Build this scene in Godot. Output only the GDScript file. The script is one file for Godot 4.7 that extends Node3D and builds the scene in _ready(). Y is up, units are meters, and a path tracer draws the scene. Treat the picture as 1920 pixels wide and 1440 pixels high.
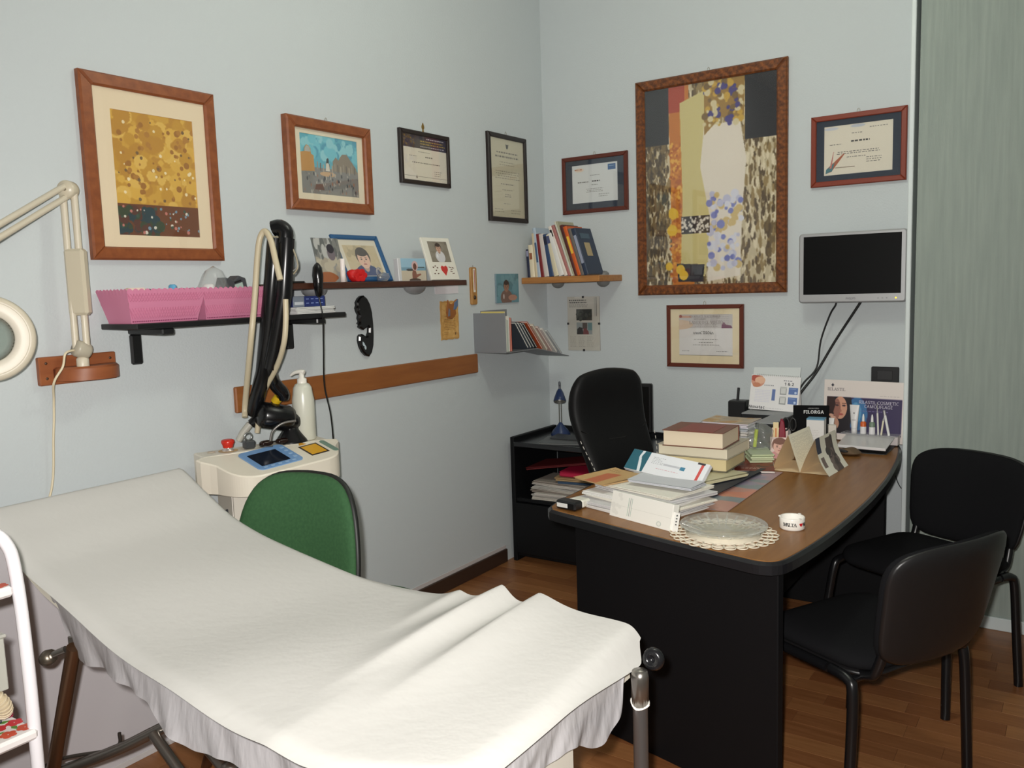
extends Node3D

var used := {}
var mats := {}
var rnd := RandomNumberGenerator.new()
const LW := PI / 2        # things on the left wall: local X runs towards the far corner, local Z into the room

func _ready() -> void:
	rnd.seed = 7
	# ------------------------------------------------ camera
	var cam := Camera3D.new()
	cam.name = "camera"
	cam.position = Vector3(2.6124, 1.5, 4.2013)
	cam.rotation_degrees = Vector3(-6.5535, 34.4172, -1.8092)
	cam.fov = 48.744
	cam.near = 0.05
	add_child(cam)
	# ------------------------------------------------ air and exposure
	var env := Environment.new()
	env.background_mode = Environment.BG_COLOR
	env.background_color = Color(0, 0, 0)
	env.tonemap_mode = Environment.TONE_MAPPER_LINEAR
	env.tonemap_exposure = 1.0
	env.sdfgi_enabled = true
	env.ssao_enabled = true
	env.ssil_enabled = true
	var we := WorldEnvironment.new()
	we.name = "world_environment"
	we.environment = env
	add_child(we)
	# ------------------------------------------------ the flash beside the lens
	var flash := SpotLight3D.new()
	flash.name = "flash"
	flash.position = cam.position + cam.basis * Vector3(-0.045, 0.055, 0.02)
	flash.basis = cam.basis
	flash.spot_angle = 62.0
	flash.spot_angle_attenuation = 1.0
	flash.spot_range = 12.0
	flash.spot_attenuation = 2.0
	flash.light_size = 0.02
	flash.light_color = Color(1.0, 0.985, 0.965)
	flash.light_energy = 7.6
	flash.shadow_enabled = true
	add_child(flash)
	room()
	large_things()
	wall_things()
	desk_things()
	shelf_things()
	machine()
	left_things()

# ---------------------------------------------------------------- the room
func room() -> void:
	var wall := mt(rgb(196, 202, 204), 0.75).duplicate() as StandardMaterial3D
	wall.uv1_triplanar = true
	wall.uv1_world_triplanar = true
	wall.uv1_scale = Vector3(4, 4, 4)
	relief(wall, 3, 0.09, 0.05)
	var white := mt(rgb(232, 233, 228), 0.8)
	structure("wall_left", slab(Vector3(-0.15, 0, -0.15), Vector3(0, 3.3, 5.6)), wall, "pale blue plastered wall with the framed pictures and shelves")
	structure("wall_back", slab(Vector3(0, 0, -0.15), Vector3(4.15, 3.3, 0)), wall, "pale blue plastered wall behind the desk")
	structure("wall_right", slab(Vector3(4.0, 0, 0), Vector3(4.15, 3.3, 5.6)), wall, "pale blue wall beyond the visitors' chairs")
	structure("wall_front", slab(Vector3(0, 0, 5.45), Vector3(4.0, 3.3, 5.6)), wall, "pale blue wall facing the desk")
	structure("ceiling", slab(Vector3(-0.15, 3.3, -0.15), Vector3(4.15, 3.45, 5.6)), white, "white plain ceiling")
	# textile-covered wall breast on the right
	var cloth := StandardMaterial3D.new()
	cloth.albedo_texture = noise_tex(21, 0.03, rgb(150, 159, 154), rgb(164, 172, 166), 5)
	cloth.uv1_triplanar = true
	cloth.uv1_world_triplanar = true
	cloth.uv1_scale = Vector3(5.0, 0.28, 5.0)
	cloth.roughness = 0.9
	cloth.detail_enabled = true
	cloth.detail_albedo = noise_tex(22, 0.2, rgb(225, 230, 226), rgb(255, 255, 255), 3)
	cloth.detail_blend_mode = BaseMaterial3D.BLEND_MODE_MUL
	cloth.detail_uv_layer = BaseMaterial3D.DETAIL_UV_2
	cloth.uv2_triplanar = true
	cloth.uv2_world_triplanar = true
	cloth.uv2_scale = Vector3(9, 9, 9)
	relief(cloth, 23, 0.12, 0.04)
	structure("wall_breast", slab(Vector3(1.99, 0, 0.0), Vector3(4.0, 3.3, 0.24)), cloth, "grey-green textile wall covering right of the wall monitor")
	structure("baseboard_breast", slab(Vector3(1.988, 0.0, 0.24), Vector3(4.0, 0.055, 0.252), 0.003), mt(rgb(205, 214, 214), 0.5), "low pale baseboard under the grey-green wall covering")
	structure("trim_1", slab(Vector3(1.953, 0, 0.0), Vector3(1.972, 3.3, 0.238), 0.003), mt(rgb(214, 222, 222), 0.5), "thin pale upright trim beside the grey-green wall covering")
	# baseboard of the left wall: dark board with the pale old paint line above it
	var bb := structure("baseboard_left", slab(Vector3(0, 0, 0.5), Vector3(0.014, 0.072, 5.45), 0.003), mt(rgb(58, 42, 34), 0.4), "dark brown wooden baseboard along the left wall")
	part("paint_line", slab(Vector3(0, 0.072, 0.5), Vector3(0.003, 0.09, 5.45)), mt(rgb(196, 188, 186), 0.7), bb)
	# floor: laminate strips, each its own piece where they can be told apart
	var fl := structure("floor", slab(Vector3(-0.15, -0.15, -0.15), Vector3(4.15, -0.006, 5.6)), mt(rgb(60, 36, 20), 0.7), "brown strip laminate floor")
	var wood := []
	for k in 5:
		var c: Color = [rgb(150, 97, 56), rgb(140, 88, 50), rgb(156, 103, 60), rgb(132, 80, 44), rgb(145, 92, 52)][k]
		var m := grain(40 + k, c.darkened(0.1), c.lightened(0.05), Vector3(0.7, 9, 9), 0.38)
		m.uv1_world_triplanar = true
		wood.append(m)
	var lens := [0.3, 0.38, 0.46]
	var shared := []
	for l in lens: shared.append(done(slab(Vector3(0, -0.006, 0), Vector3(l - 0.0007, 0, 0.0833), 0.0004)))
	var rest := S()
	for r in 65:
		var z := r * 0.084
		var x := -rnd.randf_range(0, 0.3)
		while x < 4.0:
			var q := rnd.randi() % 3
			var wv := rnd.randi() % 5
			var l: float = lens[q]
			var seen := (x + l > 0.05 and x < 1.25 and z > 0.4 and z < 1.3) or (x + l > 1.4 and x < 2.9 and z > 0.3 and z < 2.2) or (x + l > 0.35 and x < 1.3 and z > 2.35 and z < 3.1)
			if seen:
				var o := MeshInstance3D.new()
				o.name = "plank"
				o.mesh = shared[q]
				o.material_override = wood[wv]
				o.position = Vector3(x, 0, z)
				fl.add_child(o, true)
			else:
				bx(rest, Vector3(x + l / 2, -0.003, z + 0.0417), Vector3(l - 0.0007, 0.006, 0.0833))
			x += l
	part("planks", rest, wood[0], fl).set_meta("kind", "stuff")
	# unseen ceiling lamp, out of view; globe form and spot chosen to light upper walls
	var lamp := thing("unseen_ceiling_lamp", "unseen opal globe lamp on the ceiling, out of view, lighting the upper walls", "lamp", Vector3(1.6, 3.3, 1.75))
	part("ceiling_rose", lathe(S(), [Vector2(0.06, 0), Vector2(0.055, -0.02), Vector2(0.012, -0.03)], 24), mt(rgb(220, 220, 214), 0.4), lamp)
	part("stem", rod(Vector3(0, 0, 0), Vector3(0, -0.14, 0), 0.012), mt(rgb(200, 196, 180), 0.3, 0.6), lamp)
	var glow := mt(rgb(250, 252, 245), 0.6).duplicate() as StandardMaterial3D
	glow.emission_enabled = true
	glow.emission = rgb(243, 255, 240)
	glow.emission_energy_multiplier = 1.5
	part("unseen_globe", lathe(S(), [Vector2(0, -0.43), Vector2(0.06, -0.416), Vector2(0.115, -0.375), Vector2(0.147, -0.32), Vector2(0.15, -0.27), Vector2(0.13, -0.2), Vector2(0.08, -0.15), Vector2(0.02, -0.13), Vector2(0, -0.13)], 32), glow, lamp)
	var ol := OmniLight3D.new()  # light of the unseen globe, brightens the upper walls
	ol.name = "unseen_globe_bulb"
	ol.light_energy = 0.62
	ol.light_color = rgb(250, 255, 240)
	ol.light_size = 0.13
	ol.omni_range = 14.0
	ol.omni_attenuation = 2.0
	ol.shadow_enabled = true
	ol.position = Vector3(0, -0.28, 0)
	lamp.add_child(ol)

# ---------------------------------------------------------------- couch, desk, chairs, cabinet
func couch_height(x: float) -> float:
	var k := [[-1.0, 0.985], [0.1, 0.982], [0.236, 0.965], [0.36, 0.9], [0.5, 0.832], [0.75, 0.77], [0.97, 0.738], [1.19, 0.73], [1.4, 0.728], [3.0, 0.728]]
	for i in k.size() - 1:
		if x < k[i + 1][0]:
			var t: float = (x - k[i][0]) / (k[i + 1][0] - k[i][0])
			var m0: float = (k[i + 1][1] - k[maxi(i - 1, 0)][1]) / (k[i + 1][0] - k[maxi(i - 1, 0)][0]) * (k[i + 1][0] - k[i][0])
			var j := mini(i + 2, k.size() - 1)
			var m1: float = (k[j][1] - k[i][1]) / (k[j][0] - k[i][0]) * (k[i + 1][0] - k[i][0])
			return (2 * t ** 3 - 3 * t * t + 1) * k[i][1] + (t ** 3 - 2 * t * t + t) * m0 + (3 * t * t - 2 * t ** 3) * k[i + 1][1] + (t ** 3 - t * t) * m1
	return 0.728

func bump(x: float, c: float, wl: float, wr: float) -> float:
	var d := (x - c) / (wl if x < c else wr)
	return exp(-absf(d) ** 1.5)

func couch() -> void:
	var steel := mt(rgb(150, 146, 140), 0.28, 0.9)
	var brown := mt(rgb(120, 92, 70), 0.3, 0.85)
	var t := thing("examination_couch", "padded examination couch on metal legs under the white paper sheet", "couch")
	var skin := mt(rgb(226, 220, 205), 0.5)
	# padding: raised head part and flat foot part
	part("head_pad", sheet_slab(0.27, 0.95, 2.63, 3.19, 0.06, 0.014), skin, t)
	part("foot_pad", sheet_slab(0.965, 1.82, 2.63, 3.19, 0.06, 0.014), skin, t)
	# frame under the padding
	var fr := S()
	for z in [2.65, 3.17]: tube(fr, [Vector3(0.97, 0.64, z), Vector3(1.8, 0.64, z)], 0.014)
	for x in [0.97, 1.8]: tube(fr, [Vector3(x, 0.64, 2.65), Vector3(x, 0.64, 3.17)], 0.014)
	part("frame", fr, steel, t)
	# leg at the foot corner with its clamp
	var lg := part("leg", rod(Vector3(1.873, 0.0, 2.69), Vector3(1.873, 0.70, 2.69), 0.0155, 16), mt(rgb(140, 138, 138), 0.3, 0.85), t)
	var cl := S()
	lathe(cl, [Vector2(0.0, 0.633), Vector2(0.018, 0.633), Vector2(0.0185, 0.695), Vector2(0.016, 0.707), Vector2(0.0, 0.71)], 16, Transform3D(Basis(), Vector3(1.873, 0, 2.69)))
	part("clamp", cl, steel, lg)
	var kn := S()
	lathe(kn, [Vector2(0, -0.012), Vector2(0.02, -0.012), Vector2(0.024, 0.0), Vector2(0.02, 0.012), Vector2(0.008, 0.012), Vector2(0.006, 0.005), Vector2(0, 0.005)], 18, Transform3D(Basis(Vector3.RIGHT, PI / 2.3), Vector3(1.888, 0.722, 2.655)))
	part("clamp_knob", kn, mt(rgb(24, 24, 26), 0.2), lg)
	var band := S()
	tube(band, cat([Vector3(1.891, 0.637, 2.69), Vector3(1.873, 0.631, 2.708), Vector3(1.854, 0.641, 2.69), Vector3(1.873, 0.645, 2.672)], 5, true), 0.003, 6, false)
	part("rubber_band", band, mt(rgb(240, 236, 228), 0.6), lg)
	# other legs: splayed head legs and the folded cross tubes below
	var l2 := part("leg", rod(Vector3(0.615, 0.67, 3.19), Vector3(0.32, 0.0, 3.19), 0.017, 14), brown, t)
	var pv := S()
	bx(pv, Vector3(0.59, 0.655, 3.175), Vector3(0.035, 0.06, 0.006), 0.002, Basis(Vector3.UP, 0.4))
	tube(pv, [Vector3(0.575, 0.655, 3.19), Vector3(0.545, 0.64, 3.205)], 0.009, 10)
	part("pivot", pv, steel, l2)
	var cn := S()
	lathe(cn, [Vector2(0.006, -0.02), Vector2(0.017, -0.02), Vector2(0.02, -0.005), Vector2(0.017, 0.012), Vector2(0.006, 0.014)], 16, Transform3D(Basis(Vector3.FORWARD, 1.1), Vector3(0.53, 0.632, 3.21)))
	part("pivot_cap", cn, mt(rgb(120, 112, 100), 0.35, 0.8), l2)
	part("leg", rod(Vector3(0.615, 0.67, 2.66), Vector3(0.32, 0.0, 2.66), 0.017, 14), brown, t)
	part("leg", rod(Vector3(1.8, 0.64, 3.15), Vector3(1.83, 0.0, 3.17), 0.0155, 14), steel, t)
	part("cross_tube", wire([Vector3(0.2, 0.17, 3.2), Vector3(0.46, 0.28, 3.05), Vector3(0.58, 0.345, 2.97), Vector3(0.78, 0.46, 2.86), Vector3(1.0, 0.6, 2.8)], 0.016), steel, t)
	part("cross_tube", rod(Vector3(0.585, 0.345, 2.99), Vector3(0.98, 0.06, 2.98), 0.014), steel, t)
	part("cross_tube", rod(Vector3(0.66, 0.385, 2.94), Vector3(0.84, 0.30, 2.95), 0.018), steel, t)
	var ball := S()
	lathe(ball, [Vector2(0, -0.03), Vector2(0.02, -0.022), Vector2(0.028, 0), Vector2(0.02, 0.022), Vector2(0, 0.03)], 16, Transform3D(Basis(), Vector3(0.85, 0.298, 2.95)))
	part("joint", ball, steel, t)
	part("stay_rod", wire([Vector3(0.25, 0.20, 3.19), Vector3(0.34, 0.262, 3.12), Vector3(0.46, 0.285, 3.03), Vector3(0.475, 0.33, 3.02)], 0.005), mt(rgb(96, 90, 84), 0.35, 0.8), t)
	part("foot_panel", slab(Vector3(1.795, 0.52, 2.86), Vector3(1.815, 0.66, 3.17), 0.008), mt(rgb(214, 208, 196), 0.45), t)

	# fitted cover of sheer non-woven cloth hanging over the rim
	var veil := mt(Color(0.74, 0.73, 0.74, 0.8), 0.75).duplicate() as StandardMaterial3D
	veil.transparency = BaseMaterial3D.TRANSPARENCY_ALPHA
	veil.uv1_triplanar = true
	veil.uv1_world_triplanar = true
	veil.uv1_scale = Vector3(6, 2, 6)
	relief(veil, 61, 0.025, 0.16)
	var cov := thing("couch_cover", "sheer white non-woven cover hanging in crinkles below the couch sheet", "cover")
	var hem := [[0.3, 0.89], [0.5, 0.82], [0.545, 0.755], [0.57, 0.685], [0.62, 0.64], [0.83, 0.65], [0.97, 0.642], [1.05, 0.605], [1.15, 0.59], [1.26, 0.6], [1.45, 0.58], [1.7, 0.6], [1.86, 0.63]]
	var lerp_hem := func(x: float) -> float:
		for i in hem.size() - 1:
			if x <= hem[i + 1][0]: return lerpf(hem[i][1], hem[i + 1][1], smoothstep(0.0, 1.0, (x - hem[i][0]) / (hem[i + 1][0] - hem[i][0])))
		return 0.63
	part("side_skirt", sheet(150, 10, func(u: float, v: float) -> Vector3:
		var x: float = lerpf(0.3, 1.84, u)
		var y0: float = couch_height(x) - 0.012
		var y1: float = lerp_hem.call(x)
		var z: float = lerpf(3.2, 3.24, smoothstep(0.3, 1.7, x))
		var crin: float = 0.005 * sin(x * 31 + sin(x * 9)) + 0.003 * sin(x * 47 + 1 + v * 3) + 0.002 * sin(x * 83 + v * 5)
		return Vector3(x, lerpf(y1, y0, v), z + crin * (1 - v) - 0.02 * (1 - v) * sin(u * 9))), veil, cov)
	part("end_skirt", sheet(90, 10, func(u: float, v: float) -> Vector3:
		var z: float = lerpf(3.24, 2.64, u)
		var low := 0.62 + 0.03 * sin(z * 13) + (0.07 if z < 2.7 else 0.0) * smoothstep(2.74, 2.66, z) + 0.012 * sin(z * 31)
		var crin: float = 0.007 * sin(z * 35 + v * 2) + 0.003 * sin(z * 63 + 1) + 0.002 * sin(z * 107 + v * 6)
		return Vector3(1.832 + crin * (1 - v) * 0.8, lerpf(low, 0.708 - 0.022 * smoothstep(3.0, 2.66, z), v), z)), veil, cov)
	# paper sheet: long roll paper, two folds across near the foot end
	var pap := mt(rgb(198, 196, 192), 0.85).duplicate() as StandardMaterial3D
	pap.uv1_triplanar = true
	pap.uv1_scale = Vector3(3, 3, 3)
	relief(pap, 64, 0.03, 0.06)
	var ps := sheet(220, 60, func(u: float, v: float) -> Vector3:
		var x := lerpf(0.2, 1.852 - 0.03 * pow(smoothstep(0.86, 1.0, v), 2.0), u)
		var zn := 3.222 + 0.1 * smoothstep(0.55, 1.6, x) - 0.1 * smoothstep(1.55, 1.9, x)
		var zf := 2.598 - 0.02 * smoothstep(1.3, 1.5, x)
		var w := v                                   # 0 near, 1 far
		var z := lerpf(zn, zf, w)
		var y := couch_height(x)
		var far := smoothstep(0.15, 1.0, w)
		y += 0.043 * bump(x, 1.41 + 0.045 * w, 0.05, 0.03) * far
		y += 0.04 * bump(x, 1.525 + 0.035 * w, 0.03, 0.1) * far
		y += 0.018 * bump(x, 1.335, 0.04, 0.025) * smoothstep(0.55, 1.0, w)
		y += 0.012 * bump(x, 1.47, 0.09, 0.09) * (1 - far)
		y += 0.006 * sin(x * 9 + z * 5) * smoothstep(0.3, 1.0, x)
		y += 0.02 * smoothstep(1.6, 1.78, x) * far
		# the foot edge curls over
		y -= (0.016 + 0.04 * smoothstep(0.4, 1.0, w)) * pow(smoothstep(1.775, 1.852, x), 2.0)
		# long edges bend down a little
		y -= 0.03 * pow(smoothstep(0.94, 1.0, w), 2.0) * smoothstep(1.42, 0.6, x) + 0.008 * pow(smoothstep(0.08, 0.0, w), 2.0)
		y -= 0.12 * pow(smoothstep(0.26, 0.2, x), 1.5)
		return Vector3(x, y + 0.006, z))
	tag(part(numbered("paper_sheet"), ps, pap, self), "long white paper sheet spread over the couch, folded near its foot end", "paper sheet")

# a curved padding following the couch profile
func sheet_slab(x0: float, x1: float, z0: float, z1: float, thick: float, edge: float) -> SurfaceTool:
	var st := S()
	var n := 16
	var pts := PackedVector2Array()
	for i in n + 1:
		var x := lerpf(x0, x1, float(i) / n)
		pts.append(Vector2(x, couch_height(x) - 0.014))
	for i in n + 1:
		var x := lerpf(x1, x0, float(i) / n)
		pts.append(Vector2(x, couch_height(x) - 0.014 - thick))
	return prism(st, pts, z1 - z0, edge, Transform3D(Basis(), Vector3(0, 0, z0)), false)

const FLATUP := Basis(Vector3(1, 0, 0), Vector3(0, 0, -1), Vector3(0, 1, 0))   # outline (x, -z) drawn upwards

func desk() -> void:
	var black := mt(rgb(17, 17, 19), 0.5, 0.0, 0.3)
	var t := thing("desk", "large office desk with brown wood top and black side panels", "desk")
	var pts := PackedVector2Array()
	var o := [1.10, 1.80, 1.128, 1.838, 1.30, 1.887, 1.62, 1.972, 1.84, 2.022, 1.905, 2.032, 1.95, 2.012, 1.972, 1.955, 1.995, 1.8, 2.012, 1.6, 2.022, 1.35, 2.024, 1.15, 2.018, 0.9, 2.005, 0.7, 1.985, 0.48, 1.955, 0.27, 1.925, 0.15, 1.03, 0.15, 1.06, 1.0, 1.08, 1.7]
	var raw := []
	for i in range(0, o.size(), 2): raw.append(Vector3(o[i], -o[i + 1], 0))
	for i in raw.size():
		var n := raw.size()
		for k in (3 if i > 0 and i < 15 else 1):
			var q: Vector3 = raw[i].cubic_interpolate(raw[(i + 1) % n], raw[(i - 1 + n) % n], raw[(i + 2) % n], k / 3.0)
			pts.append(Vector2(q.x, q.y))
	if Geometry2D.is_polygon_clockwise(pts): pts.reverse()
	part("edge_band", prism(S(), pts, 0.034, 0.008, Transform3D(FLATUP, Vector3(0, 0.7145, 0))), mt(rgb(26, 26, 29), 0.3), t)
	var wood := grain(31, rgb(126, 84, 44), rgb(144, 100, 56), Vector3(7, 7, 0.5), 0.3)
	wood.metallic_specular = 0.32
	part("top", prism(S(), inset(pts, 0.013), 0.004, 0.0015, Transform3D(FLATUP, Vector3(0, 0.746, 0))), wood, t)
	# end panels follow the slanted front end and the back end
	var eb := Basis(Vector3.UP, -0.235)
	part("end_panel", box(Vector3(1.57, 0.357, 1.86), Vector3(0.76, 0.714, 0.03), 0.003, eb), black, t)
	part("end_panel", slab(Vector3(1.12, 0, 0.28), Vector3(1.9, 0.714, 0.31), 0.003), black, t)
	part("modesty_panel", slab(Vector3(1.62, 0.25, 0.31), Vector3(1.645, 0.714, 1.8), 0.003), black, t)
	part("rail", slab(Vector3(1.85, 0.66, 0.31), Vector3(1.88, 0.714, 1.86), 0.003), black, t)

func cabinet() -> void:
	var black := mt(rgb(17, 18, 20), 0.5, 0.0, 0.3)
	var t := thing("low_cabinet", "low black open cabinet in the corner behind the office chair", "cabinet")
	part("side_panel", slab(Vector3(0.03, 0, 0.02), Vector3(0.055, 0.69, 0.47), 0.003), black, t)
	part("side_panel", slab(Vector3(0.74, 0, 0.02), Vector3(0.765, 0.665, 0.47), 0.003), black, t)
	part("back_panel", slab(Vector3(0.055, 0, 0.01), Vector3(1.0, 0.69, 0.022), 0.002), black, t)
	part("top", slab(Vector3(0.055, 0.64, 0.022), Vector3(1.02, 0.665, 0.475), 0.003), mt(rgb(34, 35, 38), 0.22), t)
	part("shelf", slab(Vector3(0.055, 0.335, 0.022), Vector3(0.74, 0.355, 0.46), 0.002), black, t)
	part("bottom", slab(Vector3(0.055, 0.03, 0.022), Vector3(0.74, 0.05, 0.46), 0.002), black, t)
	part("door", slab(Vector3(0.058, 0.05, 0.462), Vector3(0.738, 0.33, 0.478), 0.003), black, t)

func office_chair() -> void:
	var lea := mt(rgb(19, 19, 20), 0.5, 0.0, 0.3)
	var t := thing("office_chair", "tall black leather office chair between corner cabinet and desk", "chair", Vector3(1.02, 0, 0.84), 1.15)
	# local +Z is where the sitter looks
	var back := V2([-0.16, 0.0, -0.19, 0.12, -0.21, 0.22, -0.225, 0.36, -0.23, 0.45, -0.22, 0.53, -0.19, 0.585, -0.14, 0.61, 0.0, 0.625, 0.14, 0.61, 0.19, 0.585, 0.22, 0.53, 0.23, 0.45, 0.225, 0.36, 0.21, 0.22, 0.19, 0.12, 0.16, 0.0])
	for i in back.size(): back[i] -= Vector2(0, 0.31)
	var bend := func(p: Vector3) -> Vector3:
		var h := p.y + 0.31
		return Vector3(p.x, 0.5 + h * 0.98, -0.2 - 0.16 * h + 0.035 * sin(h * 11.0) + p.x * p.x * 0.5 + p.z)
	for i in back.size(): back[i] = back[i] * Vector2(0.92, 1.0)
	back = round2(back)
	var b := part("backrest", pad(back, 0.1, bend, 5.0, 8), lea, t)
	for s in [-1.0, 1.0]:
		var seam := S()
		var path := []
		for k in 14: path.append(bend.call(Vector3(s * (0.145 + 0.075 * smoothstep(0.0, 0.35, k * 0.024)), k * 0.024 - 0.3, 0.036)))
		for k in range(0, 13):
			tube(seam, [path[k], path[k].lerp(path[k + 1], 0.55)], 0.0018, 5)
		part("stitching", seam, mt(rgb(215, 210, 200), 0.6), b).set_meta("kind", "stuff")
	part("head_seam", wire([bend.call(Vector3(-0.19, 0.04, 0.034)), bend.call(Vector3(-0.1, 0.0, 0.044)), bend.call(Vector3(0, -0.012, 0.047)), bend.call(Vector3(0.1, 0.0, 0.044)), bend.call(Vector3(0.19, 0.04, 0.034))], 0.0035), mt(rgb(14, 14, 15), 0.4), b)
	part("seat", pad(rrect(0.5, 0.48, 0.1), 0.1, func(p: Vector3) -> Vector3: return Vector3(p.x, 0.48 + p.z, 0.05 - p.y)), lea, t)
	var plastic := mt(rgb(20, 20, 22), 0.5)
	part("gas_column", rod(Vector3(0, 0.08, 0), Vector3(0, 0.43, 0), 0.025), mt(rgb(60, 60, 62), 0.3, 0.8), t)
	for k in 5:
		var a := TAU * k / 5 + 0.3
		var d := Vector3(sin(a), 0, cos(a))
		var l := part("base_arm", rod(Vector3(0, 0.09, 0), d * 0.28 + Vector3(0, 0.06, 0), [0.024, 0.014]), plastic, t)
		part("castor", lathe(S(), [Vector2(0, -0.02), Vector2(0.024, -0.018), Vector2(0.026, 0), Vector2(0.024, 0.018), Vector2(0, 0.02)], 14, Transform3D(Basis(Vector3(cos(a), 0, -sin(a)), Vector3.UP, d) * Basis(Vector3.FORWARD, PI / 2), d * 0.28 + Vector3(0, 0.027, 0))), plastic, l)

func visitor_chair(label: String, at: Vector3, turn: float) -> Node3D:
	var t := thing("visitor_chair", label, "chair", at, turn, "visitors' chairs at the desk")
	var cloth := mt(rgb(24, 24, 26), 0.95, 0.0, 0.2).duplicate() as StandardMaterial3D
	cloth.uv1_triplanar = true
	cloth.uv1_scale = Vector3(30, 30, 30)
	relief(cloth, 71, 0.2, 0.04)
	var metal := mt(rgb(18, 18, 20), 0.3)
	var shell := mt(rgb(26, 25, 26), 0.38)
	part("seat", pad(rrect(0.47, 0.43, 0.09), 0.07, func(p: Vector3) -> Vector3: return Vector3(p.x, 0.445 + p.z - 0.25 * maxf(0, -p.y - 0.14) , 0.02 - p.y), 5.0), cloth, t)
	part("seat_shell", pad(rrect(0.45, 0.41, 0.09), 0.03, func(p: Vector3) -> Vector3: return Vector3(p.x, 0.415 + p.z, 0.02 - p.y), 6.0), shell, t)
	var bo := V2([-0.175, -0.16, -0.1, -0.175, 0.1, -0.175, 0.175, -0.16, 0.215, -0.12, 0.235, 0.02, 0.24, 0.09, 0.225, 0.135, 0.18, 0.16, 0.09, 0.172, -0.09, 0.172, -0.18, 0.16, -0.225, 0.135, -0.24, 0.09, -0.235, 0.02, -0.215, -0.12])
	var bend := func(p: Vector3, off: float) -> Vector3: return Vector3(p.x, 0.63 + p.y, -0.235 - 0.24 * (p.y + 0.17) + p.x * p.x * 0.9 + p.z + off)
	bo = round2(bo)
	part("backrest", pad(bo, 0.05, func(p: Vector3) -> Vector3: return bend.call(p, 0.0), 6.0), cloth, t)
	part("back_shell", pad(bo, 0.036, func(p: Vector3) -> Vector3: return bend.call(p * Vector3(1.01, 1.01, 1), -0.016), 7.0), shell, t)
	for s in [-1.0, 1.0]:
		part("front_leg", wire([Vector3(s * 0.27, 0, 0.27), Vector3(s * 0.252, 0.2, 0.245), Vector3(s * 0.238, 0.375, 0.22), Vector3(s * 0.235, 0.408, 0.19), Vector3(s * 0.232, 0.41, 0.1), Vector3(s * 0.233, 0.411, -0.07)], 0.0155), metal, t)
		part("rear_leg", wire([Vector3(s * 0.265, 0, -0.165), Vector3(s * 0.25, 0.2, -0.165), Vector3(s * 0.24, 0.37, -0.16), Vector3(s * 0.236, 0.405, -0.14), Vector3(s * 0.233, 0.412, -0.08)], 0.0155), metal, t)
		part("back_upright", wire([Vector3(s * 0.19, 0.405, -0.08), Vector3(s * 0.19, 0.415, -0.17), Vector3(s * 0.19, 0.45, -0.2), Vector3(s * 0.185, 0.56, -0.228)], 0.0145), metal, t)
	part("cross_bar", rod(Vector3(-0.232, 0.405, -0.15), Vector3(0.232, 0.405, -0.15), 0.01), metal, t)
	part("cross_bar", rod(Vector3(-0.232, 0.405, 0.14), Vector3(0.232, 0.405, 0.14), 0.01), metal, t)
	return t

func green_chair() -> void:
	var t := thing("green_chair", "green upholstered chair with dark shell behind the couch", "chair", Vector3(0.6, 0, 2.3), 0.2)
	var green := grain(75, rgb(38, 78, 44), rgb(54, 94, 56), Vector3(6, 6, 6), 0.85, 0.05)
	var dark := mt(rgb(22, 24, 22), 0.5)
	var o := V2([-0.2, -0.19, -0.08, -0.21, 0.08, -0.21, 0.2, -0.19, 0.212, -0.12, 0.205, -0.02, 0.185, 0.07, 0.15, 0.13, 0.1, 0.158, 0.03, 0.165, -0.03, 0.165, -0.1, 0.158, -0.15, 0.13, -0.185, 0.07, -0.205, -0.02, -0.212, -0.12])
	for i in o.size(): o[i] = o[i] * Vector2(1.06, 1.0)
	var bend := func(p: Vector3, off: float) -> Vector3: return Vector3(p.x, 0.785 + p.y, 0.2 - 0.14 * (p.y + 0.2) + p.x * p.x * 1.1 + p.z + off)
	o = round2(o)
	part("backrest", pad(o, 0.05, func(p: Vector3) -> Vector3: return bend.call(p, 0.0), 6.0), green, t)
	part("back_shell", pad(o, 0.045, func(p: Vector3) -> Vector3: return bend.call(p * Vector3(1.02, 1.015, 1), -0.02), 7.0), dark, t)
	part("back_bracket", wire([Vector3(0, 0.62, 0.19), Vector3(0, 0.5, 0.2), Vector3(0, 0.44, 0.14), Vector3(0, 0.43, 0.05)], 0.018), dark, t)
	part("seat", pad(rrect(0.43, 0.42, 0.1), 0.07, func(p: Vector3) -> Vector3: return Vector3(p.x, 0.46 + p.z, 0.0 - p.y), 5.0), green, t)
	part("gas_column", rod(Vector3(0, 0.07, 0), Vector3(0, 0.43, 0), 0.022), mt(rgb(50, 50, 52), 0.3, 0.8), t)
	for k in 5:
		var a := TAU * k / 5
		part("base_arm", rod(Vector3(0, 0.08, 0), Vector3(sin(a) * 0.22, 0.02, cos(a) * 0.22), [0.022, 0.014]), dark, t)

func large_things() -> void:
	couch()
	desk()
	cabinet()
	office_chair()
	visitor_chair("black visitor's chair nearest the camera, its rear shell turned to us", Vector3(2.085, 0, 1.6), -2.05)
	visitor_chair("black visitor's chair at the far right against the grey-green wall", Vector3(2.135, 0, 0.79), -0.46)
	green_chair()

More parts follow.
